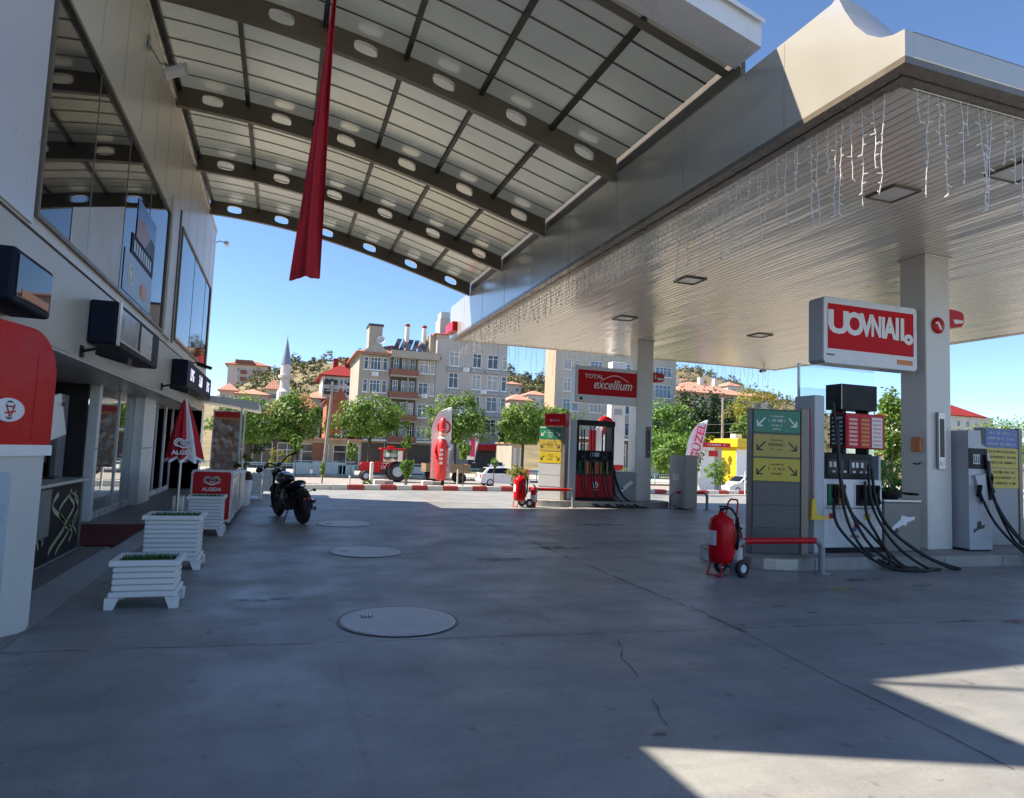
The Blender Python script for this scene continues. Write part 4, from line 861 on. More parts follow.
for k,(c,x,sx,sz) in enumerate((('U',-.70,1.25,.5),('O',-.37,.95,.5),('V',-.12,.8,.5),('N',.085,.62,.46),('I',.235,.8,.46),('A',.375,.75,.48),('I',.535,.8,.5),('l',.645,.9,.5),('o',.78,1.1,.3))):
    text('letter',c,sz,M['wink'],f,(x,-.019-.0016*k,.66 if c!='o' else .545),off=.02,sx=sx,ex=.003)
m=MB(); m.box(.55,.88,-.022,-.013,.09,.17); m.box(-.93,-.78,-.0215,-.013,.13,.15,1); m.build('sticker',[M['orange'],M['ink']],t)
t,f,a,h=signbox('red sign box with white italic script above the far pump',8.2,10.36,18.28,3.08,4.18,0)
text('lettering','TOTAL',.17,M['wink'],f,(-.47,-.02,.80),sx=1.15,off=.003); text('lettering','excellium',.40,M['wink'],f,(.16,-.02,.57),shear=.3,off=.005,sx=.86)
m=MB(); pts=[(-.25+.06*k+.02*k*0,.66+.2*math.sin(k*.19)) for k in range(17)]
for (x0,z0),(x1,z1) in zip(pts,pts[1:]): m.quad((x0,-.02,z0),(x1,-.02,z1),(x1,-.02,z1+.022),(x0,-.02,z0+.022))
m.build('swoosh',M['wink'],f,fix=False); m=MB(); m.ball((-.88,-.015,.12),(.05,.01,.05),mi=0); m.build('sticker',[M['ink']],t)
# column fittings
def colfit(x,y,zt,dec):
    g='fittings on the canopy columns'
    t=thing('info_holder','narrow dark upright holder on the near canopy column' if dec else 'narrow dark upright holder on the far canopy column','holder',(x-.04,y-.002,1.5),group=g); m=MB(); m.box(-.075,.075,-.04,-.001,0,.95); m.build('frame',M['steel'] if dec else M['bmetal'],t,bevel=.006); m=MB(); m.box(-.045,.045,-.046,-.041,.2,.84); m.build('slot',M['dark'],t); m=MB(); m.box(-.04,.04,-.046,-.041,.06,.13); m.build('tag',M['wink'] if dec else M['dark'],t)
colfit(10.47,8.31,0,1); colfit(10.75,18.25,0,0)
t=thing('round_sticker','round red sticker with a white pictogram on the near canopy column','sticker',(10.42,8.308,3.93)); m=MB(); m.lathe([(.14,0),(.14,.004),(0,.004)],axis=(0,-1,0),n=28); m.build('disc',M['red'],t); m=MB(); m.add([(-.06,-.006,.05),(.0,-.006,.07),(.05,-.006,.0),(.075,-.006,-.07),(.03,-.006,-.06),(.0,-.006,-.01),(-.02,-.006,.03),(-.07,-.006,.02)],[(0,1,2,3,4,5,6,7)]); m.build('pictogram',M['wink'],t,fix=False)
def numbox(label,x,y,z,num):
    t=thing('number_box',label,'sign',(x,y,z),group='red number boxes on the columns')
    m=MB(); m.prism([(0,-.15),(.36,-.12),(.42,-.05),(.42,.1),(.36,.15),(0,.18)],(0,0,0),(1,0,0),(0,0,1),(0,.34,0)); m.build('housing',M['red'],t,bevel=.02); m=MB(); m.prism([(.2,-.075),(.40,-.045),(.40,.0),(.16,-.0)],(0,-.004,0),(1,0,0),(0,0,1),(0,.003,0)); m.build('flash',M['wink'],t); return t
numbox('red number box on the right side of the near canopy column',10.722,8.4,4.1,'')
t=numbox('small red number box on the far canopy column',10.842,18.3,4.0,''); text('lettering','1',.2,M['wink'],t,(.1,-.006,.03),off=.004)
t=thing('call_box','small orange call box with a hook on the left face of the near column','box',(10.155,8.5,1.9)); m=MB(); m.box(-.06,-.001,-.09,.09,-.12,.12); m.build('housing',M['orange'],t,bevel=.02); m=MB(); m.tube([(-.001,-.05,-.3),(-.05,-.05,-.33),(-.07,.03,-.32)],.012); m.build('hook',M['black'],t)
# ------------------------------------------------------------------ pumps
def hose(mb,pts,r=.022):
    P=[V(p) for p in pts]; out=[]
    for i in range(len(P)-1):
        a=P[max(i-1,0)];b=P[i];c=P[i+1];d=P[min(i+2,len(P)-1)]
        for k in range(7):
            t=k/7; out.append(.5*((2*b)+(c-a)*t+(2*a-5*b+4*c-d)*t*t+(3*b-a-3*c+d)*t**3))
    out.append(P[-1]); mb.tube(out,r,9)
def nozzle(parent,x,z,y,colr):
    m=MB(); m.obox((x,y,z),(.05,.06,.2),Matrix.Rotation(R(12),3,'X')); m.obox((x,y-.03,z-.12),(.035,.05,.12),Matrix.Rotation(R(-20),3,'X')); m.build('nozzle',[colr],parent,bevel=.012)
# near pump
pn=thing('fuel_pump','white fuel pump with red price cards and black hoses on the near island','fuel pump',(7.6,8.1,.17),group='fuel pumps on the islands')
m=MB(); m.box(0,.2,.0,.42,0,2.38); m.build('side_column',M['lgrey'],pn,bevel=.02)
m=MB(); m.box(.201,1.36,.03,.5,.08,1.12); m.box(.24,1.32,.06,.46,0,.08,1); m.build('lower_cabinet',[M['whitem'],M['black']],pn,bevel=.012)
m=MB(); m.box(.202,.35,.02,.03,.0,.0001); 
m=MB(); m.box(.215,1.345,.022,.029,.09,.66); m.build('door_panel',M['whitem'],pn,bevel=.004)
for x0,x1,cc in ((.26,.62,0),(.82,1.3,1)):
    m=MB(); m.box(x0-.02,x1+.02,.018,.029,.7,1.06); f=m.build('nozzle_bay',M['whitem'],pn,bevel=.006)
    m=MB(); m.box(x0,x1,.012,.0175,.72,1.04); m.build('recess',M['black'],f)
    if cc==0:
        m=MB(); m.box(x0+.02,x0+.16,.006,.0115,.73,1.03); m.build('green_boot',M['green'],f); m=MB(); m.box(x1-.15,x1-.02,.006,.0115,.73,1.03); m.build('orange_boot',M['orange'],f)
    for k in range(2): nozzle(f,x0+.11+(x1-x0-.2)*k,.93,-.02,M['black'])
m=MB(); m.box(.203,1.2,.06,.46,1.125,1.52); m.build('display_housing',M['black'],pn,bevel=.015)
m=MB(); m.box(.3,.62,.052,.0595,1.2,1.42); m.box(.72,1.1,.052,.0595,1.2,1.42); f=m.build('display',M['ink'],pn); m=MB()
for k,x in enumerate((.34,.42,.78,.86,.96)): m.box(x,x+.05,.05,.0515,1.3,1.38)
for x in (.4,.62,.8,.94,1.05): m.box(x,x+.05,.05,.0515,1.22,1.25)
m.build('digits',M['wink'],f)
m=MB(); m.box(.66,.74,.12,.34,1.52,2.2); m.box(1.14,1.2,.12,.34,1.52,2.2); m.build('support',M['black'],pn,bevel=.01)
m=MB(); m.box(.58,1.3,.06,.38,2.2,2.6); m.box(.574,.586,.05,.059,2.2,2.6,1); m.build('head',[M['black'],M['steel']],pn,bevel=.012)
m=MB(); m.box(.58,1.36,-.03,.3,1.6,2.14); f=m.build('price_card_holder',M['red'],pn,bevel=.012)
m=MB(); r=random.Random(3)
for cx,mi in ((.72,0),(.96,1),(1.2,2)):
    m.box(cx-.11,cx+.1,-.036,-.031,1.62,2.09,mi)
    for k in range(7): m.box(cx-.085,cx+.075,-.04,-.037,1.645+.063*k,1.645+.063*k+.036,3 if mi!=1 else 4)
m.box(.573,.579,-.01,.28,1.62,2.12,5)
for k in range(7): m.box(.568,.5725,.03,.24,1.65+.066*k,1.65+.066*k+.035,6)
m.build('price_card',[M['red'],M['red'],M['wink'],mat('pale_red_print',(.75,.4,.38),.5),M['orange'],M['navy'],M['lgrey']],f)
m=MB(); m.ball((.84,.016,.42),(.055,.008,.05),mi=0); m.ball((.79,.014,.36),(.05,.008,.03),mi=1); m.build('logo',[M['red'],M['blue']],pn); text('lettering','TOTAL',.06,M['red'],pn,(.8,.018,.25))
m=MB(); m.box(.98,1.12,.0195,.0215,.5,.6); m.box(1.16,1.3,.0195,.0215,.48,.62,1); m.box(.3,.42,.0195,.0215,.52,.6,2); m.box(.27,.33,.0195,.0215,.14,.2,1); m.build('sticker',[M['yellow'],M['lens'],M['red']],pn); m=MB(); m.box(.23,1.33,.0195,.0215,.672,.684); m.build('seam',M['joint'],pn); m=MB(); m.cyl((1.24,.03,.38),(1.24,.012,.38),.018); m.build('lock',M['chrome'],pn)
m=MB(); m.box(1.37,1.42,.1,.4,.3,1.5); m.build('hose_mast',M['lgrey'],pn,bevel=.01)
H=MB()
hose(H,[(.33,-.02,2.3),(.36,-.08,1.7),(.40,-.1,1.1),(.48,-.14,.55),(.68,-.26,.1),(1.02,-.5,-.13),(1.28,-.58,-.14)])
hose(H,[(.42,-.03,2.0),(.44,-.08,1.1),(.58,-.14,.6),(.82,-.3,.12),(1.12,-.6,-.14),(1.36,-.7,-.145)])
hose(H,[(.36,-.03,.78),(.28,-.1,.62),(.32,-.16,.4),(.56,-.3,.1),(.84,-.56,-.12),(1.3,-.72,-.145),(1.6,-.62,-.14)])
hose(H,[(.5,-.05,1.0),(.62,-.1,.62),(.86,-.14,.38),(1.05,-.3,.1),(1.2,-.5,-.12),(1.42,-.5,-.14)])
hose(H,[(.94,-.04,1.1),(.93,-.08,.6),(1.0,-.2,.3),(1.02,-.4,.02),(.92,-.52,-.13),(1.1,-.62,-.14),(1.4,-.55,-.14)])
hose(H,[(1.0,-.05,1.35),(1.0,-.08,.9),(1.06,-.16,.55),(1.22,-.36,.15),(1.5,-.6,-.12),(1.72,-.66,-.145)])
hose(H,[(1.08,-.04,1.3),(1.12,-.08,.8),(1.26,-.2,.4),(1.6,-.42,.06),(1.95,-.62,-.13),(2.12,-.62,-.145)])
hose(H,[(1.16,-.03,.9),(1.2,-.08,.6),(1.38,-.2,.3),(1.76,-.48,-.02),(2.1,-.68,-.14)])
H.build('hose',M['rubber'],pn,fix=False)
# squeegee bin, near
def stbin(label,x,y,h,w_,mt,stk):
    t=thing('squeegee_bin',label,'bin',(x,y,.17),group='bins beside the fuel pumps'); m=MB(); m.box(-w_/2,w_/2,0,.4,0,h); m.build('body',mt,t,bevel=.02)
    m=MB(); m.box(-w_/2-.01,w_/2+.01,-.01,.41,h,h+.04); m.build('rim',M['steel'],t,bevel=.008)
    m=MB(); m.prism([(-.26,-.07),(-.22,-.09),(-.0,.02),(.06,.0),(.1,.06),(.24,.1),(.26,.15),(.12,.14),(-.02,.17),(-.05,.1),(-.2,.0)] if stk else [(-.24,-.13),(-.14,-.2),(.25,.1),(.16,.18)],(0,-.004,h*.52),(1,0,0),(0,0,1),(0,.003,0)); f=m.build('sticker',M['wink'],t)
    m=MB(); m.ball((-.13,-.006,h*.52-.07),(.04,.003,.04)); m.build('print',M['dark'],f); return t
t=stbin('steel bin with a torn white sticker and black squeegee tub, near island',9.42,8.16,.78,.76,M['binsteel'],True)
m=MB(); m.lathe([(.16,0),(.2,.1),(.2,.12),(.17,.12),(.15,.04),(0,.03)],(-.1,.2,.82)); m.build('tub',M['black'],t); m=MB(); m.tube([(-.1,.2,.88),(.1,.15,.93),(.3,.1,.9)],.015); m.obox((.3,.1,.91),(.06,.24,.04)); m.build('squeegee',M['black'],t)
stbin('dark bin with a slanted white sticker beside the far pump',9.95,18.2,.86,.72,M['grey'],False)
# transparent screen
ws=thing('clear_screen','clear upright screen pane behind the near fuel pump','screen',(7.85,8.68,1.3)); m=MB(); m.box(.0,1.55,.0,.008,0,1.82); m.build('pane',M['screen'],ws); m=MB(); m.box(-.035,-.001,-.01,.02,-1.13,1.82); m.build('edge_post',M['steel'],ws)
# broom
def mop(label,x,y,tilt):
    t=thing('broom',label,'broom',(x,y,.17),group='brooms with red handles'); m=MB(); m.tube([(0,0,.62),(tilt,.02,2.15)],.014); m.build('handle',mat('faded_red_handle',(.5,.14,.13),.5,var=.1) if 'faded_red_handle' not in bpy.data.materials else bpy.data.materials['faded_red_handle'],t); m=MB(); m.prism([(-.05,.0),(.3,.0),(.28,.03),(.05,.08),(.03,.3),(-.03,.3)],(0,-.02,.52),(1,0,0),(0,0,1),(0,.05,0)); m.build('head',M['yellowp'],t,bevel=.01); return t
mop('broom with yellow head between the near lane guide sign and white pump',7.46,7.97,-.03); mop('broom with yellow head near the blue and yellow sign',11.35,8.9,.02)
# right dispenser
pr=thing('fuel_pump','grey narrow fuel pump with a small square display, right of the near column','fuel pump',(10.8,8.1,.17),group='fuel pumps on the islands'); pr.scale=(.85,1,1)
m=MB(); m.prism([(0,0.03),(.62,0.03),(.62,1.3),(.6,1.55),(.5,1.72),(.36,1.78),(.34,2.0),(.0,2.0)],(0,0,0),(1,0,0),(0,0,1),(0,.5,0)); m.build('body',M['lgrey'],pr,bevel=.025,seg=3)
m=MB(); m.box(0,.6,.02,.48,0,.03); m.build('base',M['black'],pr)
m=MB(); m.box(.0,.5,-.014,-.001,1.36,1.7); f=m.build('display',M['black'],pr,bevel=.01); m=MB(); m.box(.1,.28,-.02,-.015,1.44,1.6); m.build('screen',M['lgrey'],f)
m=MB()
for q in ((.12,.26,1.47,1.49),(.12,.14,1.5,1.58),(.18,.2,1.5,1.58),(.24,.26,1.5,1.56)): m.box(q[0],q[1],-.023,-.0205,q[2],q[3])
m.build('digits',M['ink'],f)
m=MB(); m.prism([(.1,1.25),(.38,1.28),(.46,.82),(.3,.78)],(0,-.05,0),(1,0,0),(0,0,1),(0,.05,0)); m.build('nozzle_holster',M['lgrey'],pr,bevel=.01)
nozzle(pr,.52,1.15,-.05,M['black']); nozzle(pr,.16,1.0,-.08,M['black']); m=MB(); m.box(.48,.62,-.03,-.001,.85,1.3); m.build('bay',M['black'],pr,bevel=.01)
m=MB(); m.prism([(.12,.36),(.2,.38),(.22,.48),(.3,.5),(.34,.42),(.42,.44),(.4,.38),(.25,.36),(.1,.3)],(0,-.004,0),(1,0,0),(0,0,1),(0,.003,0)); m.build('sticker',M['ink'],pr)
H=MB()
hose(H,[(.16,-.06,1.08),(.22,-.1,.85),(.42,-.2,.45),(.72,-.45,.05),(1.1,-.66,-.12),(1.7,-.7,-.14),(2.3,-.6,-.14)])
hose(H,[(.42,-.03,1.6),(.46,-.08,1.1),(.54,-.16,.7),(.74,-.35,.25),(1.1,-.55,-.06),(1.6,-.62,-.14),(2.4,-.5,-.14)]); hose(H,[(.5,-.03,1.5),(.55,-.06,.95),(.7,-.14,.5),(.95,-.2,.15),(1.25,-.22,.04)])
hose(H,[(.46,-.04,1.45),(.5,-.08,1.0),(.6,-.2,.6),(.84,-.42,.16),(1.2,-.7,-.12),(1.9,-.78,-.145)]); H.build('hose',M['rubber'],pr,fix=False)
# far pump
pf=thing('fuel_pump','fuel pump with red lower panel and open black frame on the far island','fuel pump',(8.08,18.2,.17),group='fuel pumps on the islands')
m=MB(); m.box(0,.2,0,.55,0,2.36); m.build('side_column',M['lgrey'],pf,bevel=.02)
m=MB(); m.box(.201,1.46,.0,.5,2.22,2.38); m.box(1.36,1.45,.02,.48,.9,2.22); m.box(.202,.28,.02,.48,.9,2.22); m.box(.28,1.36,.05,.5,1.2,1.48); m.build('upper_frame',M['black'],pf,bevel=.012)
m=MB(); m.box(.66,.96,.03,.045,1.3,1.42); m.build('display',M['lgrey'],pf)
m=MB(); m.box(.2,1.44,.02,.5,.08,.74); m.box(.24,1.4,.05,.47,0,.08,1); m.build('lower_panel',[M['red'],M['black']],pf,bevel=.012)
m=MB(); m.box(.2,1.44,.02,.5,.741,1.2); m.build('nozzle_bay',M['dark'],pf,bevel=.01)
m=MB()
for x,w_,mi in ((.3,.1,0),(.52,.1,1),(.66,.1,1),(.82,.14,2),(1.0,.1,3),(1.2,.06,3)): m.box(x,x+w_,.008,.018,.78,1.14,mi)
m.build('nozzle_boot',[M['green'],M['orange'],mat('rust_orange_boot',(.5,.1,.03),.45),M['ochre']],pf)
m=MB(); m.torus((.85,.014,.46),(0,1,0),.075,.025,sq=.2); m.ball((.85,.014,.46),(.03,.006,.03)); m.build('logo',[M['wink']],pf); m=MB(); marks(m,.75,.95,.3,.035,3,0,.018); m.build('print',M['wink'],pf,fix=False)
m=MB(); 
for x in (.38,.68,1.14): m.ball((x,.0,1.28),.03)
m.build('knob',M['lens'],pf)
H=MB()
for k,x in enumerate((.34,.42,.66,.74,1.02,1.14,1.34)): hose(H,[(x,-.02,2.1),(x+.01,-.05,1.2),(x+.03,-.1,.5),(x+.12,-.25,.1),(x+.35+.03*k,-.45,-.13),(x+.7+.05*k,-.45,-.14)],.02)
for x in (1.46,1.5): hose(H,[(x,.1,1.0),(x+.04,-.02,.6),(x+.2,-.2,.15),(x+.55,-.45,-.12),(x+.8,-.5,-.14)],.02)
H.build('hose',M['rubber'],pf,fix=False)
for x in (.4,.74,1.14,1.3): nozzle(pf,x,1.05,-.01,M['black'])
# steel utility cabinet; left side coloured paler for the sky light on it
uc=thing('utility_cabinet','bronze utility cabinet with left side coloured sky-lit grey, right of the far island','cabinet',(11.62,17.3,0)); m=MB(); m.box(-.22,.24,0,.8,.03,1.62); m.build('body',bpy.data.materials['bronze_post'],uc,bevel=.015); m=MB(); m.box(-.236,-.2205,.01,.79,.05,1.61); m.build('skylit_side',M['lgrey'],uc,bevel=.004); m=MB(); m.box(-.24,-.2365,.25,.6,.85,1.05); m.build('label',M['wink'],uc)
# ------------------------------------------------------------------ extinguishers
def trolley(label,x,y,rz,s=1):
    t=thing('wheeled_extinguisher',label,'fire extinguisher',(x,y,0),rz,'red wheeled fire extinguishers'); t.scale=(s,)*3
    m=MB(); m.lathe([(.0,.17),(.1,.18),(.165,.22),(.18,.28),(.18,.74),(.165,.82),(.1,.87),(.045,.89),(.045,.93),(0,.93)],n=28); m.build('cylinder',M['redgloss'],t)
    m=MB(); m.lathe([(.182,.42),(.182,.68)],n=28); m2=MB()
    for k in range(8):
        a0=R(215)+R(75)*k/8;a1=R(215)+R(75)*(k+1)/8; m2.add([(.183*math.cos(a0),.183*math.sin(a0),.45),(.183*math.cos(a1),.183*math.sin(a1),.45),(.183*math.cos(a1),.183*math.sin(a1),.66),(.183*math.cos(a0),.183*math.sin(a0),.66)],[(0,1,2,3)],0,True)
    m2.build('label',M['lens'],t,fix=False)
    m=MB(); m.tube([(-.1,.16,.3),(-.1,.2,.85),(-.09,.24,1.05),(-.06,.26,1.1),(.06,.26,1.1),(.09,.24,1.05),(.1,.2,.85),(.1,.16,.3)],.014); m.build('handle',M['red'],t)
    m=MB(); m.tube([(-.1,-.1,.24),(-.13,-.14,.01)],.012); m.tube([(.1,-.1,.24),(.13,-.14,.01)],.012); m.tube([(-.13,-.14,.02),(.13,-.14,.02)],.01); m.build('foot',M['red'],t)
    for sx in (-1,1):
        m=MB(); m.torus((sx*.2,.22,.13),(1,0,0),.095,.035); w_=m.build('wheel',M['rubber'],t); m=MB(); m.cyl((sx*.2-.026,.22,.13),(sx*.2+.026,.22,.13),.06,n=18); m.build('rim',M['lens'],w_)
    m=MB(); m.cyl((-.2,.2,.12),(.2,.2,.12),.012); m.build('axle',M['dark'],t)
    m=MB(); hose(m,[(0,0,.95),(.12,.05,.98),(.2,.12,.8),(.2,.12,.5),(.14,.17,.4),(.1,.2,.6),(.15,.18,.85)],.016); m.cyl((0,0,.93),(0,0,.98),.03); m.obox((0,.03,1.0),(.03,.14,.025)); m.build('valve_hose',M['black'],t,fix=False); return t
trolley('large red wheeled fire extinguisher at the near island end',5.52,7.5,R(-78),.9); trolley('red wheeled fire extinguisher at the far island end',6.32,17.6,R(-78),.95)
def ext(label,x,y,z=0):
    t=thing('fire_extinguisher',label,'fire extinguisher',(x,y,z),group='small fire extinguishers on the ground'); m=MB(); m.lathe([(0,.0),(.075,.01),(.08,.04),(.08,.42),(.06,.5),(.025,.53),(.025,.58),(0,.58)],n=20); m.build('cylinder',M['redgloss'],t); m=MB(); m.lathe([(.0815,.16),(.0815,.34)],n=20); m.build('label',M['lens'],t,fix=False); m=MB(); m.obox((0,-.03,.61),(.025,.14,.025),Matrix.Rotation(.2,3,'X')); hose(m,[(0,0,.56),(.07,.02,.56),(.11,.02,.4),(.1,.0,.12)],.012); m.build('valve_hose',M['black'],t,fix=False); return t
ext('small red fire extinguisher with pale label, beside the large one at the near island',5.93,7.72,0); ext('small red fire extinguisher beside the wheeled one at the far island',6.74,17.62)
# ------------------------------------------------------------------ motorcycle (local: +y forward, rear wheel contact at the origin)
mo=thing('motorcycle','black bobber motorcycle parked on its side stand, seen from behind','motorcycle',(.49,13.42,0),R(17)); mo.rotation_euler=(0,R(-9),R(17))
def whl(y,Rr,r,name,wd):
    m=MB(); m.torus((0,y,Rr+0),(1,0,0),Rr-r,r,36,12,sq=wd); wl=m.build(name,M['rubber'],mo)
    m=MB(); m.torus((0,y,Rr),(1,0,0),Rr-r*1.75,.018,30,8); 
    for k in range(10): a=2*math.pi*k/10; m.cyl((0,y,Rr),(0,y+(Rr-r*1.75)*math.cos(a),Rr+(Rr-r*1.75)*math.sin(a)),.008,n=6)
    m.cyl((-.07,y,Rr),(.07,y,Rr),.04); m.build('rim',M['dark'],wl); return wl
whl(.0,.32,.085,'wheel',1.05); whl(1.5,.33,.065,'wheel',1.0)
def fend(y,R0,a0,a1,wd,nm):
    m=MB()
    def f(u,v): a=a0+(a1-a0)*u; s=(v-.5)*2; rr=R0-.035*s*s; return (s*wd,y+rr*math.cos(a),.32+rr*math.sin(a))
    m.grid(f,16,8); m.grid(lambda u,v:tuple(V(f(u,v))+V((0,0,.006))),16,8); return m.build(nm,M['black'],mo,fix=False)
M['gloss']=mat('gloss_black_paint',(.008,.008,.009),.12,var=.1,coat=.8)
fend(0,.365,R(40),R(175),.1,'rear_fender'); fend(1.5,.36,R(30),R(150),.075,'front_fender')
m=MB(); m.ball((0,.88,.83),(.17,.33,.13),18,10); m.ball((0,.7,.83),(.13,.25,.1),14,8); m.build('fuel_tank',M['gloss'],mo)
m=MB(); m.ball((0,.3,.70),(.16,.26,.06),16,8); m.ball((0,.08,.755),(.15,.07,.07),14,8); m.build('seat',M['black'],mo)
m=MB(); m.tube([(0,1.22,.98),(0,.9,.72),(0,.5,.62),(0,.28,.55),(0,.02,.32)],.035); m.tube([(0,1.22,.95),(.03,1.05,.35),(.05,.5,.25),(.06,.0,.32)],.028); m.tube([(0,1.2,.92),(-.03,1.05,.35),(-.05,.5,.25),(-.06,.0,.32)],.028); m.build('frame',M['black'],mo)
m=MB(); m.obox((0,.72,.36),(.3,.42,.26)); m.cyl((0,.64,.42),(0,.5,.68),.1,.09); m.cyl((0,.82,.42),(0,.95,.68),.1,.09)
for k in range(5): m.cyl((0,.6-.03*k+.02,.47+.045*k),(0,.585-.03*k+.02,.49+.045*k),.125,n=18); m.cyl((0,.85+.03*k,.47+.045*k),(0,.865+.03*k,.49+.045*k),.125,n=18)
m.cyl((.14,.68,.34),(.2,.68,.34),.12,n=20); m.cyl((-.14,.72,.36),(-.19,.72,.36),.11,n=20); m.ball((-.16,.75,.6),(.08,.11,.1)); m.build('engine',M['dark'],mo,bevel=.01)
for a,b in ((.2,.27),(.2,.4)):
    m=MB(); m.tube([(.15,.95,.5),(.22,1.02,.3),(.21,.7,b-.05),(.2,.35,b-.02),(.2,-.05,b+.0)],[.025,.025,.03,.042,.045],12); e=m.build('exhaust',M['black'],mo); m=MB(); m.cyl((.2,-.05,b),(.2,-.13,b),.048,.046,16); m.build('tip',M['chrome'],e); m=MB(); m.cyl((.2,-.132,b),(.2,-.126,b),.036,n=14); m.build('bore',M['ink'],e)
m=MB()
for s in(-1,1): m.cyl((s*.09,1.5,.33),(s*.09,1.22,.98),.026); 
m.obox((0,1.24,.95),(.26,.1,.05)); m.build('fork',M['dark'],mo)
m=MB(); m.tube([(-.30,1.0,1.08),(-.22,1.12,1.14),(-.1,1.2,1.1),(0,1.22,1.04),(.1,1.22,1.14),(.2,1.18,1.24),(.30,1.06,1.28)],.015,10); hb=m.build('handlebar',M['black'],mo); hb.rotation_euler=(0,0,0)
for s in(-1,1):
    m=MB(); m.cyl((s*.23,1.1,1.14+(.11 if s>0 else 0)),(s*.33,.98,1.07+(.22 if s>0 else 0)),.021,n=12); m.build('grip',M['rubber'],hb)
    m=MB(); m.tube([(s*.22,1.14,1.17+(.09 if s>0 else 0)),(s*.31,1.06,1.12+(.18 if s>0 else 0))],.008); m.build('lever',M['dark'],hb)
m=MB(); m.tube([(-.24,1.1,1.13),(-.3,1.12,1.05),(-.38,1.1,1.03)],.008); m.ball((-.42,1.08,1.03),(.075,.018,.055)); m.build('mirror',M['black'],mo)
m=MB(); m.lathe([(.0,-.13),(.07,-.12),(.1,-.02),(.1,.04)],(0,1.36,.9),(0,1,0)); h=m.build('headlight',M['black'],mo); m=MB(); m.ball((0,1.41,.9),(.09,.03,.09)); m.build('lens',M['lens'],h)
m=MB(); m.lathe([(.0,-.03),(.045,-.03),(.05,.0),(.0,.02)],(.0,1.16,1.1),(0,-.7,1)); m.build('gauge',M['dark'],mo)
m=MB(); m.ball((.02,-.12,.73),(.06,.03,.045)); m.build('rear_lamp_shell',M['chrome'],mo)
m=MB(); m.obox((.0,-.335,.5),(.13,.03,.05)); m.build('tail_light',M['tail'],mo,bevel=.01)
m=MB(); m.tube([(0,-.26,.6),(.0,-.34,.52),(0,-.36,.38)],.02); m.obox((0,-.37,.4),(.18,.01,.13)); m.build('plate_bracket',M['black'],mo)
for s in (-1,1):
    m=MB(); m.tube([(s*.05,-.12,.6),(s*.2,-.16,.62)],.009); m.ball((s*.22,-.16,.62),(.03,.035,.03)); m.build('turn_signal',M['black'],mo)
    m=MB(); m.cyl((s*.08,-.05,.64),(s*.1,.12,.34),.025); 
    for k in range(7): m.torus((s*(.083+.003*k),-.04+.022*k,.6-.035*k),(s*.02,.17,-.3),.03,.006,14,6)
    m.build('shock_absorber',M['dark'],mo)
m=MB(); m.tube([(-.08,.55,.24),(-.2,.42,.12),(-.3,.36,-.04)],.014); m.obox((-.3,.36,-.035),(.07,.04,.012)); m.build('side_stand',M['dark'],mo)
m=MB(); m.ball((-.17,.45,.5),(.05,.18,.16)); m.build('side_cover',M['gloss'],mo)
m=MB(); m.ball((.17,.45,.52),(.05,.16,.13)); m.build('side_cover',M['gloss'],mo)
for s in (-1,1): m=MB(); m.cyl((s*.15,.95,.3),(s*.32,.95,.3),.016); m.build('footrest',M['rubber'],mo)

# ------------------------------------------------------------------ trees and shrubs
def tree(label,x,y,z,h,rx,rz_,n,mt,seed,group,th=None,tr=.14,ls=.16,ry=None,name='street_tree',lean=0,shell=.45):
    t=thing(name,label,'tree',(x,y,z),group=group); r=random.Random(seed); th=th or h-rz_*1.7; ry=ry or rx
    m=MB(); m.tube([(0,0,-.1),(.03+lean*.3,.02,th*.5),(.05+lean*.7,0,th),(.05+lean,0,th+rz_*.6)],[tr*1.25,tr,tr*.85,tr*.3],9)
    for k in range(6):
        a=k*1.05+r.uniform(-.3,.3); e=(lean+math.cos(a)*rx*.65,math.sin(a)*ry*.65,th+rz_*r.uniform(.5,1.1)); m.tube([(.04+lean*.7,0,th*r.uniform(.8,1)),(lean+e[0]*.4,e[1]*.4,th+.35*rz_),e],[tr*.5,tr*.32,tr*.1],6)
    m.build('trunk',M['bark'],t,fix=False)
    leaves(lean,0,h-rz_,rx,ry,rz_,int(n*1.3),ls,seed,shell,clump=max(16,n//75)).build('crown',M[mt],t,fix=False); return t
def ptree(label,px0,px1,ptop,pbase,Y,z,n,mt,seed,group,**k):
    a=at(px0,ptop,y=Y);b=at(px1,ptop,y=Y); zb=at((px0+px1)/2,pbase,y=Y).z; x=(a.x+b.x)/2; h=a.z-z; rx=(b.x-a.x)/2; return tree(label,x,Y,z,h,rx,(a.z-zb)/2,n,mt,seed,group,**k)
G1='rounded street trees along the road'; zt=-1.08
ptree('rounded street tree just right of the white awning',212,286,393,449,60,zt,3600,'leafA',11,G1)
ptree('rounded street tree left of the utility pole, with dark forked trunk',268,332,391,446,61,zt,3600,'leafA',12,G1)
ptree('wide rounded street tree above the red tractor',335,408,393,443,61,zt,4200,'leafA',13,G1)
ptree('tall rounded street tree behind the white feather flag',424,490,391,450,60,zt,4000,'leafA',14,G1)
ptree('rounded street tree at the mouth of the side street',499,549,399,450,60,zt,3600,'leafA',15,G1)
ptree('light green street tree behind the far lane guide sign',535,580,398,450,66,zt,2600,'leafA',16,G1)
ptree('large light green tree right of the far canopy column',648,697,400,482,40,-.9,4200,'leafD',17,'large trees behind the station',th=1.2,ls=.13)
ptree('dense green tree low behind the far column',655,700,428,480,36,-.9,2600,'leafD',18,'large trees behind the station',th=.8,ls=.11)
G2='dark trees below the red-roofed long building'
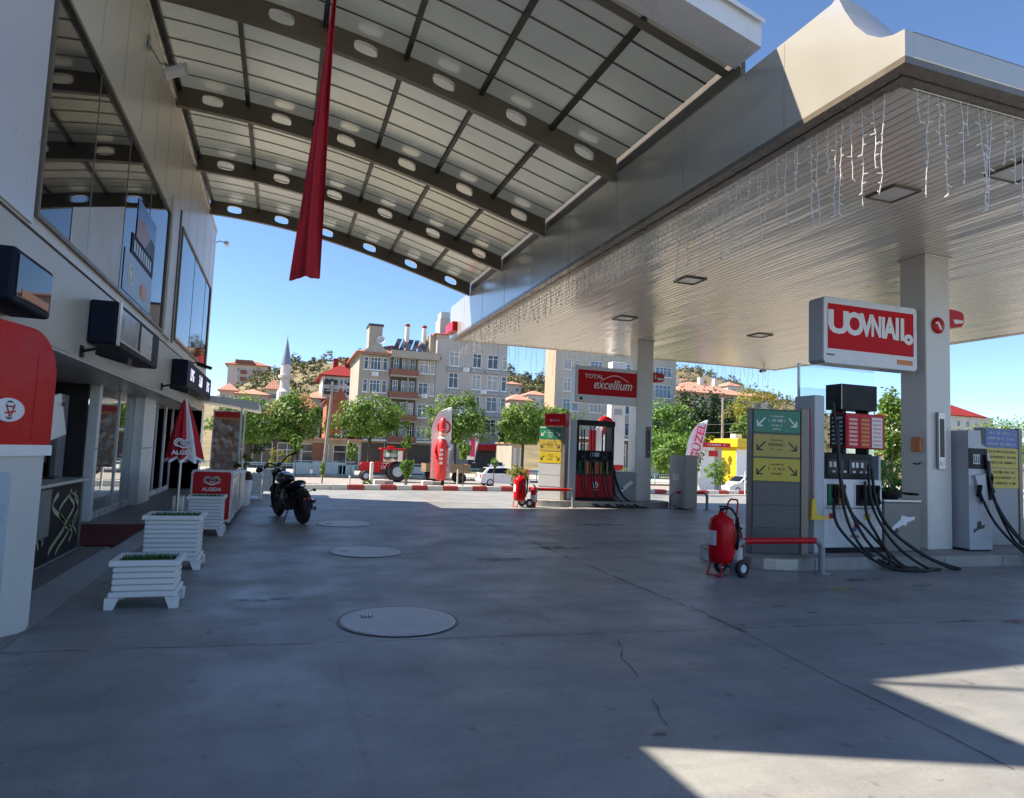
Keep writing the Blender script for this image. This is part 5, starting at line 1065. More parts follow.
ptree('dark dense tree beside the cream apartment block',668,714,390,462,84,zt,4200,'leafC',19,G2,ls=.26); ptree('dark dense tree below the long tiled roof',692,728,392,462,86,zt,3600,'leafC',20,G2,ls=.26); ptree('broad dark tree right of the dark dense pair',708,752,393,462,82,zt,4200,'leafC',21,G2,ls=.26)
ptree('yellowing tree behind the near lane guide sign',733,778,384,436,70,zt,3000,'leafB',22,'yellowing trees'); ptree('light green tree above the yellow kiosk',737,770,410,446,58,zt,2200,'leafA',23,'yellowing trees'); ptree('small yellow-green tree left of the red and white kiosk',686,712,428,462,52,zt,1400,'leafB',24,'yellowing trees')
ptree('tall light green tree seen through the clear screen by the near pump',868,912,392,470,24,-.2,3600,'leafA',25,'trees seen beside the near column',ls=.1,th=1.0); ptree('round green shrub low behind the steel bin',876,925,452,510,19,0,2200,'leafD',26,'trees seen beside the near column',ls=.07,th=.3)
ptree('long leafy crown at the right edge above the blue sign',972,1060,415,470,60,zt,4200,'leafA',27,'trees at the right edge'); ptree('second leafy crown past the right edge',1030,1110,412,470,62,zt,3000,'leafA',28,'trees at the right edge'); ptree('green tree behind the grey narrow pump',955,1000,455,505,26,-.2,1800,'leafA',31,'trees at the right edge',ls=.1,th=.9)
ptree('dark tree behind the low shopfronts, left of the pole',225,300,424,458,78,zt,2200,'leafC',29,'dark trees behind the street trees',ls=.2); ptree('dark tree behind the low shopfronts, right of the pole',330,370,426,458,78,zt,1800,'leafC',30,'dark trees behind the street trees',ls=.2); ptree('dark tree between the grey block and side street',500,520,410,452,84,zt,1500,'leafC',32,'dark trees behind the street trees',ls=.2)
def bush(name,label,px0,px1,ptop,pbot,Y,mt,n,seed,group,stem=False,cone=False,ls=.05):
    a=at(px0,ptop,y=Y);b=at(px1,pbot,y=Y); zg=max(terrain(0,Y),-1.3) if Y>25 else 0; x=(a.x+b.x)/2; t=thing(name,label,'shrub',(x,Y,zg),group=group); rx=abs(b.x-a.x)/2; h0=b.z-zg; rz_=(a.z-b.z)/2
    m=MB(); m.tube([(0,0,-.05),(.02,0,max(h0,.05)+rz_)],[.04,.02],6); m.build('stem',M['bark'],t,fix=False)
    mb=leaves(0,0,h0+rz_,rx,rx,rz_,n,ls,seed,.3,clump=max(10,n//40))
    if cone: mb.v=[(p[0]*(.45+.75*(p[2]-h0)/(2*rz_)),p[1]*(.45+.75*(p[2]-h0)/(2*rz_)),p[2]) for p in mb.v]
    mb.build('foliage',M[mt],t,fix=False); return t
GB='young trees and clipped bushes beyond the kerb'
bush('topiary_bush','clipped cone-shaped bush between the tractor and the feather flag',399,415,458,480,26.5,'leafD',1500,41,GB,cone=True)
bush('topiary_bush','small clipped ball bush beside a white post',362,371,479,488,25.2,'leafD',500,42,GB,ls=.03)
bush('young_tree','lollipop sapling right of the feather flag',458,470,441,461,38,'leafA',900,43,GB,ls=.09)
bush('young_tree','thin sapling with a pale trunk left of the tractor',345,358,440,463,44,'leafA',700,44,GB,ls=.1)
bush('young_tree','thin sapling standing above the motorcycle',289,304,433,456,44,'leafA',800,45,GB,ls=.1)
bush('young_tree','small leafy sapling at the left end of the trailer',402,412,433,450,46,'leafA',600,46,GB,ls=.1)
bush('young_tree','tiny slim sapling right of the utility pole',319,326,462,478,30,'leafD',300,47,GB,ls=.05)
bush('young_tree','slim sapling in front of the side street',490,498,456,470,38,'leafD',350,48,GB,ls=.06)
bush('flowering_bush','yellow-green bush above the far wheeled extinguisher',508,530,462,486,25.6,'leafB',1300,49,GB,ls=.05)
bush('young_tree','bushy young tree in the kerb strip right of the red-lettered feather flag',706,728,460,488,27.5,'leafD',1400,50,GB,ls=.05)
bush('potted_bush','green bush behind the dark far bin',623,640,466,476,23,'leafD',500,51,GB,ls=.04)
bush('young_tree','pale thin shrub at the road edge right of the planters',268,290,448,470,34,'leafB',500,52,GB,ls=.05)
# scrub on the hill
m=MB(); r=random.Random(77)
for k in range(1300):
    y=r.uniform(150,262); px=r.choice([r.uniform(235,360),r.uniform(500,560),r.uniform(640,860)]); x=at(px,400,y=y).x; s=r.uniform(.6,2.2); z=terrain(x,y)
    leaves(x,y,z+s*.5,s,s,s*.7,30,s*.26,k,.2,clump=6,m=m)
for k in range(60):
    y=r.uniform(245,268); px=r.choice([r.uniform(225,360),r.uniform(500,560),r.uniform(640,860)]); x=at(px,400,y=y).x; s=r.uniform(1.5,3.4); leaves(x,y,terrain(x,y)+s*.8,s,s,s*.9,170,s*.13,k+900,.1,clump=14,m=m)
tag(m.build('hillside_scrub',M['scrub'],fix=False),'dry scrub and bushes scattered over the hillside','scrub',kind='stuff')
# ------------------------------------------------------------------ buildings across the road
def X(px,Y,py=400): return at(px,py,y=Y).x
def Zp(px,py,Y): return at(px,py,y=Y).z
WR=random.Random(12)
def window(root,x0,x1,z0,z1,yf,glass='panedark',mull=1,sill=True,frame='white'):
    e=.06; m=MB(); m.box(x0,x1,yf-.04,yf+.02,z0,z0+e); m.box(x0,x1,yf-.04,yf+.02,z1-e,z1)
    n=mull+1
    for k in range(n+1): x=x0+(x1-x0-e)*k/n; m.box(x,x+e,yf-.04,yf+.02,z0+e,z1-e)
    m.box(x0+e,x1-e,yf-.035,yf+.0,z0+(z1-z0)*.68,z0+(z1-z0)*.68+.05)
    if sill: m.box(x0-.12,x1+.12,yf-.16,yf+.0,z0-.1,z0-.005)
    f=m.build('window',M[frame],root); m=MB(); m.box(x0+e*.5,x1-e*.5,yf-.015,yf-.005,z0+.03,z1-.03); m.build('pane',M['curtain' if WR.random()<.28 else glass],f); return f
def block(name,label,px0,px1,ptop,Y,depth,wall,group=None,zg=None,pr=None):
    """box building: x0..x1 from the picture, top from the picture, standing on the ground; local origin at x0,Y,ground"""
    x0,x1=X(px0,Y,ptop),X(px1,Y,ptop); pm=(px0+px1)/2 if pr is None else pr; zt_=at(pm,ptop,y=Y).z; zg=terrain((x0+x1)/2,Y)-.3 if zg is None else zg
    t=thing(name,label,'building',(x0,Y,zg),group=group); m=MB(); m.box(0,x1-x0,0,depth,0,zt_-zg); m.build('wall',M[wall],t); return t,x1-x0,zt_-zg,x0,zg
def hiproof(root,x0,x1,y0,y1,z,h,mt,ov=.5,flat=.25):
    m=MB(); a=[(x0-ov,y0-ov,z),(x1+ov,y0-ov,z),(x1+ov,y1+ov,z),(x0-ov,y1+ov,z)]; w_=min(x1-x0,y1-y0)/2
    b=[(x0+w_,y0+w_,z+h),(x1-w_,y0+w_,z+h),(x1-w_,y1-w_,z+h),(x0+w_,y1-w_,z+h)]
    m.add(a+b,[(0,1,5,4),(1,2,6,5),(2,3,7,6),(3,0,4,7),(4,5,6,7)]); m.add([(p[0],p[1],p[2]-.18) for p in a]+a,[(0,1,5,4),(1,2,6,5),(2,3,7,6),(3,0,4,7),(0,3,2,1)]); return m.build('roof',mt,root)
GA='apartment blocks across the road'
# --- block with red-brown balconies
Y=88; t,W_,H_,x0,zg=block('apartment_block','grey-beige apartment block with reddish balconies and solar panels on its roof',360,437,355,Y,12,'wbeige',GA,pr=375)
lx=lambda px,py=380:X(px,Y,py)-x0
rows=[(357,369.5),(379.5,392),(401.5,415),(424,437)]; 
def rz(py,px=372): return Zp(px,py,Y)-zg
for k,(a,b) in enumerate(rows):
    for q0,q1,mu in ((363,367.5,0),(369.7,380,2),(382,386.6,0)): window(t,lx(q0),lx(q1),rz(b),rz(a),0,'panedark',mu)
    for q0,q1,mu in ((418.5,428,1),(429.5,434,0)): window(t,lx(q0),lx(q1),rz(b+0),rz(a),0,'panedark',mu)
    # recessed loggia drawn flat: its shade is a dark sheet on the wall
    bx0,bx1=lx(390),lx(416.5); zb=rz(b)-.75
    m=MB(); m.box(bx0,bx1,-.02,.02,zb+.2,rz(a)+.55); m.build('loggia_shade',M['wdark'],t)
    m=MB(); m.box(bx0-.1,bx1+.1,-1.1,-.025,zb,zb+.18); bs=m.build('balcony',M['wbeige'],t)
    m=MB(); m.box(bx0-.1,bx1+.1,-1.12,-1.04,zb+.185,zb+1.0); m.box(bx0-.1,bx0-.02,-1.035,-.03,zb+.185,zb+1.0); m.box(bx1+.02,bx1+.1,-1.035,-.03,zb+.185,zb+1.0); m.build('railing',M['brailing'],bs)
    for q in (.1,.42,.72): window(t,bx0+(bx1-bx0)*q,bx0+(bx1-bx0)*(q+.2),zb+.3,rz(a)+.1,-.045,'panedark',1,False)
    m=MB(); m.box(bx0+(bx1-bx0)*.62,bx0+(bx1-bx0)*.66,-1.0,-.03,zb+.19,zb+2.8); m.build('divider',M['wbeige'],t)
m=MB(); m.box(-.3,W_+.1,-.5,12.2,H_,H_+.25); m.box(lx(389),lx(437),-1.2,-.51,H_-.2,H_+.75); m.build('eaves_band',M['wbeige'],t)
hiproof(t,-.1,W_,-.3,12,H_+.26,2.0,M['rooft'])
m=MB(); g0,g1=lx(362),lx(386); gm=(g0+g1)/2; m.prism([(g0,0),(g1,0),(g1,.4),(gm,1.7),(g0,.4)],(0,-.75,H_+.0),(1,0,0),(0,0,1),(0,1.6,0)); m.build('gable',M['wbeige'],t)
m=MB(); m.box(lx(368.5),lx(382),2.0,4.8,H_+.5,H_+4.2); c=m.build('roof_house',M['wbeige'],t); m=MB(); m.box(lx(367.5),lx(383),1.8,5.0,H_+4.2,H_+4.45); m.build('cap',M['dark'],c)
m=MB(); m.box(lx(430),lx(438),1.0,3.0,H_+.5,H_+3.6); m.build('chimney',M['wbeige'],t)
for k in range(6):
    m=MB(); u=lx(392+6.2*k); m.add([(u,.8,H_+1.0),(u+.62,.8,H_+1.0),(u+1.5,2.8,H_+2.9),(u+.88,2.8,H_+2.9)],[(0,1,2,3)]); m.add([(u,.8,H_+.94),(u+.62,.8,H_+.94),(u+1.5,2.8,H_+2.84),(u+.88,2.8,H_+2.84)],[(0,3,2,1)]); m.cyl((u+.6,2.0,H_+.3),(u+.6,2.0,H_+2.1),.05,n=6); m.build('solar_panel',M['panedark'],t,fix=False)
for px in (410,427.5):
    m=MB(); u=lx(px,345); m.cyl((u,2.6,H_+.8),(u,2.6,H_+4.6),.32,n=12); v=m.build('roof_tank',M['wwhite'],t); m=MB(); m.ball((u,2.6,H_+4.75),(.36,.36,.3)); m.build('cap',M['roofr'],v)
m=MB(); m.lathe([(.0,0),(.35,.04),(.55,.16),(.57,.16),(.36,.02)],(lx(379),-.4,H_+1.9),(-.3,-1,.3),20); m.cyl((lx(379),-.3,H_+.3),(lx(379),-.3,H_+1.9),.04,n=6); m.build('satellite_dish',M['lgrey'],t)
m=MB(); m.box(.2,W_-.2,-.9,-.05,rz(441),rz(439)); m.box(.3,W_-.3,-.06,-.02,.4,rz(443),1); m.build('shopfront',[M['kwhite'],M['wdark']],t)
m=MB(); 
for px in (388,436.3): m.cyl((lx(px),-.08,.4),(lx(px),-.08,H_-.3),.07,n=6)
m.build('downpipe',M['lgrey'],t)
# --- paler block with grey ledges
Y=88; t,W_,H_,x0,zg=block('apartment_block','pale grey apartment block with grey ledges over its windows, behind the feather flag',437.4,508,340,Y,13,'wgrey',GA,pr=470)
rows=[(352,366),(373,388),(395,409.5),(417.5,431)]
for k,(a,b) in enumerate(rows):
    for q0,q1,mu in ((448.5,458,1),(472,480.5,1),(487,497.5,1),(501.5,506.3,0)):
        sh=(q0-448)*.055; z0_,z1_=Zp(455,b,Y)-zg,Zp(455,a,Y)-zg
        window(t,lx(q0),lx(q1),z0_,z1_,0,'panedark',mu); m=MB(); m.box(lx(q0)-.3,lx(q1)+.3,-.3,-.03,z0_-.75,z0_-.3); m.build('ledge',M['grey'],t)
m=MB(); m.box(-.2,W_+.2,-.35,13.2,H_,H_+.4); m.build('eaves_band',M['wgrey'],t); hiproof(t,0,W_,0,13,H_+.42,1.2,M['rooft'])
m=MB(); m.box(lx(440),lx(452),1.5,4.5,H_+.5,H_+2.9); c=m.build('roof_house',M['wgrey'],t); m=MB(); m.box(lx(441),lx(450),1.8,4,H_+2.9,H_+3.9); m.build('chimney',M['lgrey'],c)
m=MB(); m.box(0,.12,-.1,-.01,0,H_); m.box(W_*.88,W_*.9,-.1,-.01,0,H_); m.build('downpipe',M['lgrey'],t)
m=MB(); m.box(W_*.5,W_-.2,-.06,-.02,.4,3.1); m.box(W_*.55,W_*.96,-1.1,-.07,3.15,3.9,1); m.build('shopfront',[M['wdark'],M['red']],t)
# --- block behind the script sign, sunlit tone painted on its left side
Y=92; t,W_,H_,x0,zg=block('apartment_block','cream apartment block with its left side coloured sunlit tan, behind the script sign',557,677,335,Y,4,'wcream',GA,pr=610)
lx=lambda px,py=380:X(px,Y,py)-x0
m=MB(); m.box(-.08,-.002,-.02,4.02,0,H_+.02); m.build('sunlit_side',M['wsunlit'],t)  # warm sunlight on the left wall is put into its colour
for k,(a,b) in enumerate([(338,350),(359.5,369.5),(378,391.5),(399,411),(420,433)]):
    for q0,q1,mu in ((563.5,571,1),(572.5,579,0),(590,602,2),(618,630,2),(640,648,1),(655,671,3)):
        py=.08*0; window(t,lx(q0),lx(q1),Zp(572,b,Y)-zg,Zp(572,a,Y)-zg,0,'paneblue',mu)
m=MB(); m.box(-.2,W_+.2,-.3,4.2,H_,H_+.5); m.build('eaves_band',M['wcream'],t); m=MB(); m.box(.3,W_-.3,-.06,-.01,.3,3.2); m.build('shopfront',M['wdark'],t)
# --- long building with tiled roof
Y=122; t,W_,H_,x0,zg=block('school_building','long low building with a wide faded red tiled roof, above the dark trees',676,752,394,Y,16,'wpink',None,pr=715)
lx=lambda px,py=395:X(px,Y,py)-x0
hiproof(t,0,W_,0,16,H_,3.2,M['roofp'],1.2)
for q0,q1 in ((696,702),(707,713),(718,724),(729,735),(738,746)): window(t,lx(q0),lx(q1),Zp(715,405,Y)-zg,Zp(715,398,Y)-zg,0,'panedark',2)
for px in (683,690,716,731): m=MB(); m.box(lx(px),lx(px)+1,6,7,H_+1.2,H_+4.2); m.build('chimney',M['wwhite'],t)
# --- white tower block with red roof at right
Y=150; t,W_,H_,x0,zg=block('apartment_block','white many-windowed block with a bright red metal roof, right of the near column',936,993,416,Y,26,'wwhite',GA,zg=-2,pr=965)
lx=lambda px,py=440:X(px,Y,py)-x0
hiproof(t,-1,lx(984),0,22,H_,6.5,M['roofr'],.8)
for k in range(7):
    for q in (938,946,957,966,975,984): z=Zp(965,421+11*k,Y)-zg; 
    for q in (938,946,957,966,975,984): window(t,lx(q),lx(q+3.6),Zp(965,427+11*k,Y)-zg,Zp(965,421+11*k,Y)-zg,0,'panedark',0,False)
    for q in range(5): 
        m=MB(); zz=Zp(965,427+11*k,Y)-zg; m.box(-.03,-.005,2+q*5,3.6+q*5,zz,zz+1.3); m.build('side_window',M['panedark'],t)
# --- far hill apartments and houses
Y=285; zb=terrain(X(248,Y,395)*1.0,262)-2; t,W_,H_,x0,zg=block('apartment_block','pale pinkish hillside apartment block with brown balconies, farthest at the left',228,268,365,Y,22,'wrose',None,zg=zb,pr=248)
lx=lambda px,py=380:X(px,Y,py)-x0
hiproof(t,0,W_,0,22,H_,3,M['rooft'],1.2)
for k,py in enumerate((368.5,375.5,382.5,389.5)):
    for q in (236.5,248,257.5,264): window(t,lx(q),lx(q+2.2),Zp(248,py+3.2,Y)-zg,Zp(248,py,Y)-zg,0,'panedark',0,False)
    for q in (240,253.5): z=Zp(248,py+3.6,Y)-zg; m=MB(); m.box(lx(q),lx(q+6),-1.3,-.02,z-.8,z+.6); m.build('balcony',M['brailing'],t)
m=MB(); m.box(lx(234),lx(252),-.5,3,H_+.3,H_+1.9); m.build('roof_band',M['brailing'],t)
Y=135; t,W_,H_,x0,zg=block('apartment_block','white and grey apartment block with red roof strip, left of the balcony block',323,360,376,Y,12,'wwhite',None,zg=-2,pr=342)
lx=lambda px,py=400:X(px,Y,py)-x0
hiproof(t,0,W_,0,18,H_,2.6,M['roofr'],.8)
for k,py in enumerate((379,388.5,398,407.5)):
    for q in (324,329.5,339,343): window(t,lx(q),lx(q+3),Zp(342,py+5,Y)-zg,Zp(342,py,Y)-zg,0,'panedark',0,False)
    m=MB(); z=Zp(342,py+6.5,Y)-zg; m.box(lx(323),lx(336),-1.4,-.02,z,z+.9); m.build('balcony',M['dark'],t); m=MB(); m.box(lx(346),lx(351),-.05,-.01,Zp(342,py+6,Y)-zg,Zp(342,py+3,Y)-zg); m.build('blue_panel',M['navy'],t); window(t,lx(346),lx(351),Zp(342,py+2.8,Y)-zg,Zp(342,py-1,Y)-zg,0,'paneblue',1,False)
for px in (333,345): m=MB(); m.box(lx(px),lx(px)+1,5,6,H_+1,H_+4); m.build('chimney',M['roofr'],t)
GH='small houses on and below the hill'
def house(label,px0,px1,ptop,pbot,Y,wall,roof,rh,win,dep=9,gable=False):
    x0,x1=X(px0,Y,ptop),X(px1,Y,ptop); pm=(px0+px1)/2; zt_=Zp(pm,ptop,Y); zb=min(Zp(pm,pbot,Y),terrain((x0+x1)/2,Y))-1; t=thing('house',label,'house',(x0,Y,zb),group=GH); w_=x1-x0;h=zt_-zb
    m=MB(); m.box(0,w_,0,dep,0,h); m.build('wall',M[wall],t)
    if gable: m=MB(); m.prism([(-.4,0),(w_+.4,0),(w_+.4,.15),(w_*.7,rh),(-.4,.15)],(0,-.3,h),(1,0,0),(0,0,1),(0,dep+.6,0)); m.build('roof',M[roof],t)
    else: hiproof(t,0,w_,0,dep,h,rh,M[roof],.5)
    rows=max(1,int(h/3.2)); 
    for r_ in range(min(rows,3)):
        for k in range(win): a=w_*(k+.5)/win; window(t,a-w_*.13/win*2,a+w_*.13/win*2,h-2.3-3*r_,h-1.0-3*r_,0,'panedark',0,False)
    return t
house('pink house with faded roof in front of the hillside block',220,237,390,412,150,'wpink','roofp',1.6,2)
house('long low grey-roofed hall below the hillside block',236,268,394,412,140,'wgrey','roofp',1.2,3)
house('tiled house left of the minaret',266,281,389,403,165,'wcream','roofp',2.5,1); house('tiled house right below the minaret',288,318,408,425,118,'wcream','rooft',2.8,2)
house('tiled house behind the street trees, left of the pole',262,300,416,436,100,'wpink','rooft',2.6,2); house('bare orange brick house beside the utility pole',327,346,402,424,105,'brickw','rooft',2.2,0,gable=True)
house('pale house with flat tiles near the hill foot',305,330,398,415,135,'wcream','roofp',1.5,2)
house('cream house on the hill between the blocks, left one',506,521,384,402,190,'wcream','roofp',1.0,2); house('white house on the hill between the blocks, right one',528,548,395,412,170,'wwhite','roofp',1.4,2); house('pink house low between the blocks',510,532,400,420,150,'wpink','roofp',1.6,2)
house('small house on the hill above the long tiled roof, left',680,692,381,390,215,'wcream','roofp',1.5,1); house('small house on the hill above the long tiled roof, right',728,742,386,396,200,'wwhite','roofp',1.6,1); house('white house right of the long tiled roof',752,776,399,416,130,'wwhite','roofp',1.6,2)
# low shops behind the trees
for lab,a,b,pt,wl in (('low dark shop row behind the left street trees',225,300,437,'wdark'),('low pale shop row with a reddish door right of the pole',300,362,440,'wbeige'),('low wall building at the mouth of the side street',512,524,444,'wbeige'),('low shop row behind the far pump',560,660,440,'wdark')):
    Y=76; t,W_,H_,x0,zg=block('low_shop',lab,a,b,pt,Y,6,wl,'low shop rows across the road'); m=MB(); m.box(-.2,W_+.2,-1.4,6.1,H_,H_+.18); m.build('roof',M['kwhite'] if wl=='wdark' else M['roofp'],t)
    n=max(2,int(W_/2.2))
    for k in range(n):
        xx=W_*k/n+.25; window(t,xx,xx+W_/n-.5,.6 if k%3 else .35,H_-.5,0,'panedark',1,False)
    if 'reddish' in lab: m=MB(); m.box(W_*.2,W_*.38,-.07,-.01,.3,H_-.4); m.build('door',M['brailing'],t)
# mosque
Y=160; x=X(285,Y,380); zg=terrain(x,Y)-1; t=thing('minaret','slim pale minaret with a tall pointed grey cap','minaret',(x,Y,zg)); zz=lambda py:Zp(285,py,Y)-zg
m=MB(); m.lathe([(1.6,0),(1.6,zz(392)),(1.05,zz(389)),(1.05,zz(379)),(1.5,zz(378)),(1.5,zz(375.5)),(1.08,zz(375.4)),(1.08,zz(364.5))],n=16,smooth=False); m.build('shaft',M['wwhite'],t); m=MB(); m.lathe([(1.2,zz(364.5)),(.75,zz(354)),(.35,zz(345)),(.06,zz(338)),(.05,zz(334))],n=16); m.build('cap',mat('lead_grey',(.23,.28,.36),.5,var=.05),t)
# white totem behind the far pump
t=thing('price_totem','tall white sign totem with grey slots behind the far pump','sign',(X(618,25.2,420),25.2,0)); Y=25.2; w_=(X(625,Y)-X(611,Y))/2
m=MB(); m.box(-w_,w_,0,.4,0,Zp(618,362,Y)); m.build('body',M['white'],t,bevel=.02); m=MB()
for k in range(5): z=Zp(618,374+9.5*k,Y); m.box(-w_*.55,w_*.55,-.012,-.001,z-.12,z+.12)
m.build('slot',M['lgrey'],t); m=MB(); m.box(-w_*.9,w_*.9,-.012,-.001,.7,1.15); m.build('red_panel',M['red'],t)
t=thing('round_sign','round red sign disc on a pole behind the far pump','sign',(X(605,24.8,420),24.8,0)); m=MB(); m.cyl((0,0,0),(0,0,3.2),.03); m.build('pole',M['lgrey'],t); m=MB(); m.lathe([(.38,0),(.38,.05),(0,.05)],(0,-.03,2.75),(0,-1,0),26); m.build('disc',M['red'],t); 
# feather flags
def feather(label,Y,px0,py0,px1,py1,lean,wd,draw):
    b=at(px0,py0,y=Y); tp=at(px1,py1,y=Y); h=tp.z-b.z; t=thing('feather_flag',label,'flag',(b.x,Y,max(b.z,0)),group='white feather flags on poles'); dx=(tp.x-b.x)
    m=MB(); m.tube([(dx*k/12+.0,0,h*k/12) for k in range(13)],.016); m.lathe([(.0,0),(.2,0),(.2,.03),(.03,.05)],n=16); m.build('pole',M['lgrey'],t)
    def f(u,v):
        z=h*(.1+.9*v); top=max(0,(v-.62)/.38); L_=wd*(.3+.7*math.sqrt(max(0,1-top*top))); x=dx*(.1+.9*v)-.02-u*L_ ; return (x,.05*math.sin(u*3+v*6),z-(u*u)*top*.12)
    m=MB(); m.grid(f,10,40); m.build('cloth',M['wink'],t,fix=False); return t,h,dx
t,h,dx=feather('white feather flag with red ring emblem, beside the red inflatable figure',26.6,449,487,452,407,0,.78,0)
m=MB(); m.torus((-.33,-.07,h*.74),(0,1,0),.25,.035,sq=.1); m.build('emblem',M['red'],t); text('lettering','TOTAL',.36,M['ink'],t,(-.22,-.085,h*.33),rot=(R(90),R(-90),0))
t,h,dx=feather('white feather flag with large pink lettering, right of the far island',28.5,692,490,708,420,0,.82,0)
ang=-math.atan2(h,dx)
text('lettering','GÜZEL',.62,M['pink'],t,(dx*.72-.34,-.09,h*.68),rot=(R(90),ang,0),off=.006); m=MB(); tl=text('lettering','yolculuk',.22,M['pink'],t,(dx*.4-.52,-.09,h*.48),rot=(R(90),ang,0))
t,h,dx=feather('small red and white feather flag seen through the far pump frame',24.6,598,490,603,424,0,.5,0); t['label']='small red and white flag seen through the far pump frame'
m=MB(); 
for k in range(7): m.box(-.5,-.2,-.075,-.07,h*(.3+.07*k),h*(.34+.07*k))
m.box(-.52,-.18,-.068,-.064,h*.28,h*.9); m.build('red_print',M['red'],t)
t,h,dx=feather('small pink and white feather flag at a far shopfront',70,474,463,480,432,0,.9,0); m=MB(); m.box(-.75+dx*.5,-.25+dx*.5,-.1,-.08,h*.2,h*.8); m.build('pink_print',M['pink'],t)
# inflatable figure
b=at(440,487,y=26.3); t=thing('inflatable_figure','tall red inflatable figure with a red cap, standing at the kerb','inflatable',(b.x,26.3,.02)); t.scale=(.72,.85,1)
m=MB(); m.lathe([(.0,.24),(.2,.25),(.3,.34),(.33,.7),(.34,1.2),(.32,1.6),(.27,1.83),(.16,1.92),(.1,1.95)],n=20); m.tube([(-.3,0,1.65),(-.42,-.08,1.35),(-.33,-.2,1.15)],[.1,.09,.08],10); m.build('body',mat('red_inflatable',(.6,.03,.03),.4,var=.08),t)
m=MB(); m.ball((0,0,2.12),(.19,.19,.22),18,12); m.ball((0,-.19,2.1),(.035,.04,.045)); m.build('head',mat('inflatable_face',(.62,.36,.26),.5,var=.06),t)
m=MB(); m.ball((-.07,-.175,2.17),(.025,.02,.03)); m.ball((.07,-.175,2.17),(.025,.02,.03)); m.box(-.06,.06,-.19,-.18,2.0,2.015); m.build('face_print',M['ink'],t)
m=MB(); m.lathe([(.205,2.22),(.22,2.35),(.2,2.55),(.14,2.72),(.0,2.78)],n=20); m.ball((.0,-.2,2.26),(.17,.14,.03)); m.build('cap',bpy.data.materials['red_inflatable'],t)
m=MB(); m.tube([(.28,-.05,1.72),(.45,-.15,1.6),(.35,-.3,1.5)],[.11,.12,.08],10); m.ball((0,-.02,1.93),(.24,.24,.07)); m.build('white_sleeve',M['wink'],t)
for sx in(-1,1): m=MB(); m.cyl((sx*.12,0,.0),(sx*.13,0,.26),.09,.1); m.build('leg',M['black'],t)
m=MB(); 
for k in range(4): m.box(-.2,-.02,-.35,-.342,.9+.17*k,1.0+.17*k)
m.build('chest_print',M['wink'],t)
for lab,px in (('white concrete block left of the inflatable figure',427),('white concrete block by the small ball bush',379)):
    b=at(px,487,y=24.9); t=thing('concrete_block',lab,'block',(b.x,24.9,.0),group='white blocks on the kerb'); m=MB(); m.box(-.2,.2,-.15,.15,0,.32); m.box(.205,.5,-.14,.14,0,.3,1); m.build('block',[M['kwhite'],M['conc']],t,bevel=.03)
for i,(px,py,pt) in enumerate(((370.5,488,463),(457,488,470),(745,492,472),(349,488,476))):
    Y=25.3; b=at(px,py,y=Y); t=thing('kerb_post',['white post beside the small ball bush','thin pale post right of the inflatable figure','thin pale post in front of the white car','thin post left of the small ball bush'][i],'post',(b.x,Y,0),group='thin posts behind the painted kerb'); m=MB(); hh=Zp(px,pt,Y); m.cyl((0,0,0),(0,0,hh),.07 if i==0 else .03,n=10); m.ball((0,0,hh),(.07,.07,.04) if i==0 else (.03,.03,.02)); m.build('post',M['kwhite'],t)
# railing along the far pavement
t=thing('street_railing','long low turquoise railing along the far side of the road','railing',(-40,58.2,terrain(0,58)+.1)); m=MB(); m.box(0,150,-.03,.03,.92,1.0); m.box(0,150,-.02,.02,.15,.2); m.build('rail',M['teal'],t); m=MB()
for k in range(61): m.box(2.5*k-.04,2.5*k+.04,-.04,.04,0,1.05)
for k in range(600): m.box(.25*k-.012,.25*k+.012,-.012,.012,.2,.92)
tag(m.build('bar',M['teal'],t),kind='stuff')
# pale planter blocks / boxes along far pavement
r=random.Random(5)
for k in range(9):
    t=thing('pavement_box','pale low box standing behind the turquoise railing','box',(X(305+17*k,60)+r.uniform(-.5,.5),60.3,terrain(0,60)+.13),group='pale boxes behind the railing'); m=MB(); m.box(-.7,.7,0,.6,.0,r.uniform(.7,1.1)); m.box(-.75,.75,-.05,.65,1.1,1.16); m.build('box',M['kwhite'],t,bevel=.03)
# poles
def pole(label,px,pb,pt,Y,lean,arm=True):
    b=at(px,pb,y=Y); zg=terrain(0,Y)
    h=Zp(px,pt,Y)-zg; t=thing('utility_pole',label,'pole',(b.x,Y,zg),group='utility poles'); m=MB(); m.tube([(0,0,-.1),(lean*h,0,h)],[.16,.1],10); m.build('pole',M['wood'],t)
    if arm: m=MB(); m.box(lean*h-.8,lean*h+.8,-.05,.05,h-.35,h-.27); m.box(lean*h-.5,lean*h+.5,-.05,.05,h-.8,h-.72); m.build('crossarm',M['grey'],t); m=MB(); [m.cyl((lean*h+q,0,h-.27),(lean*h+q,0,h-.1),.05,n=8) for q in(-.7,-.3,.3,.7)]; m.build('insulator',M['dark'],t)
    return t
pole('tall pale utility pole with crossarms among the street trees',323,472,381,57,.045); pole('thin wooden pole in front of the dark trees',722,462,398,55,0,False)
for z,nm in ((5.3,'upper'),(4.5,'lower')):
    t=thing('power_cable','thin %s power cable crossing before the dark trees'%nm,'cable',(X(655,55),55,z)); m=MB(); m.tube([(1.0*k,0,-.4*math.sin(math.pi*k/10)) for k in range(11)],.02,5); m.build('cable',M['grey'],t)
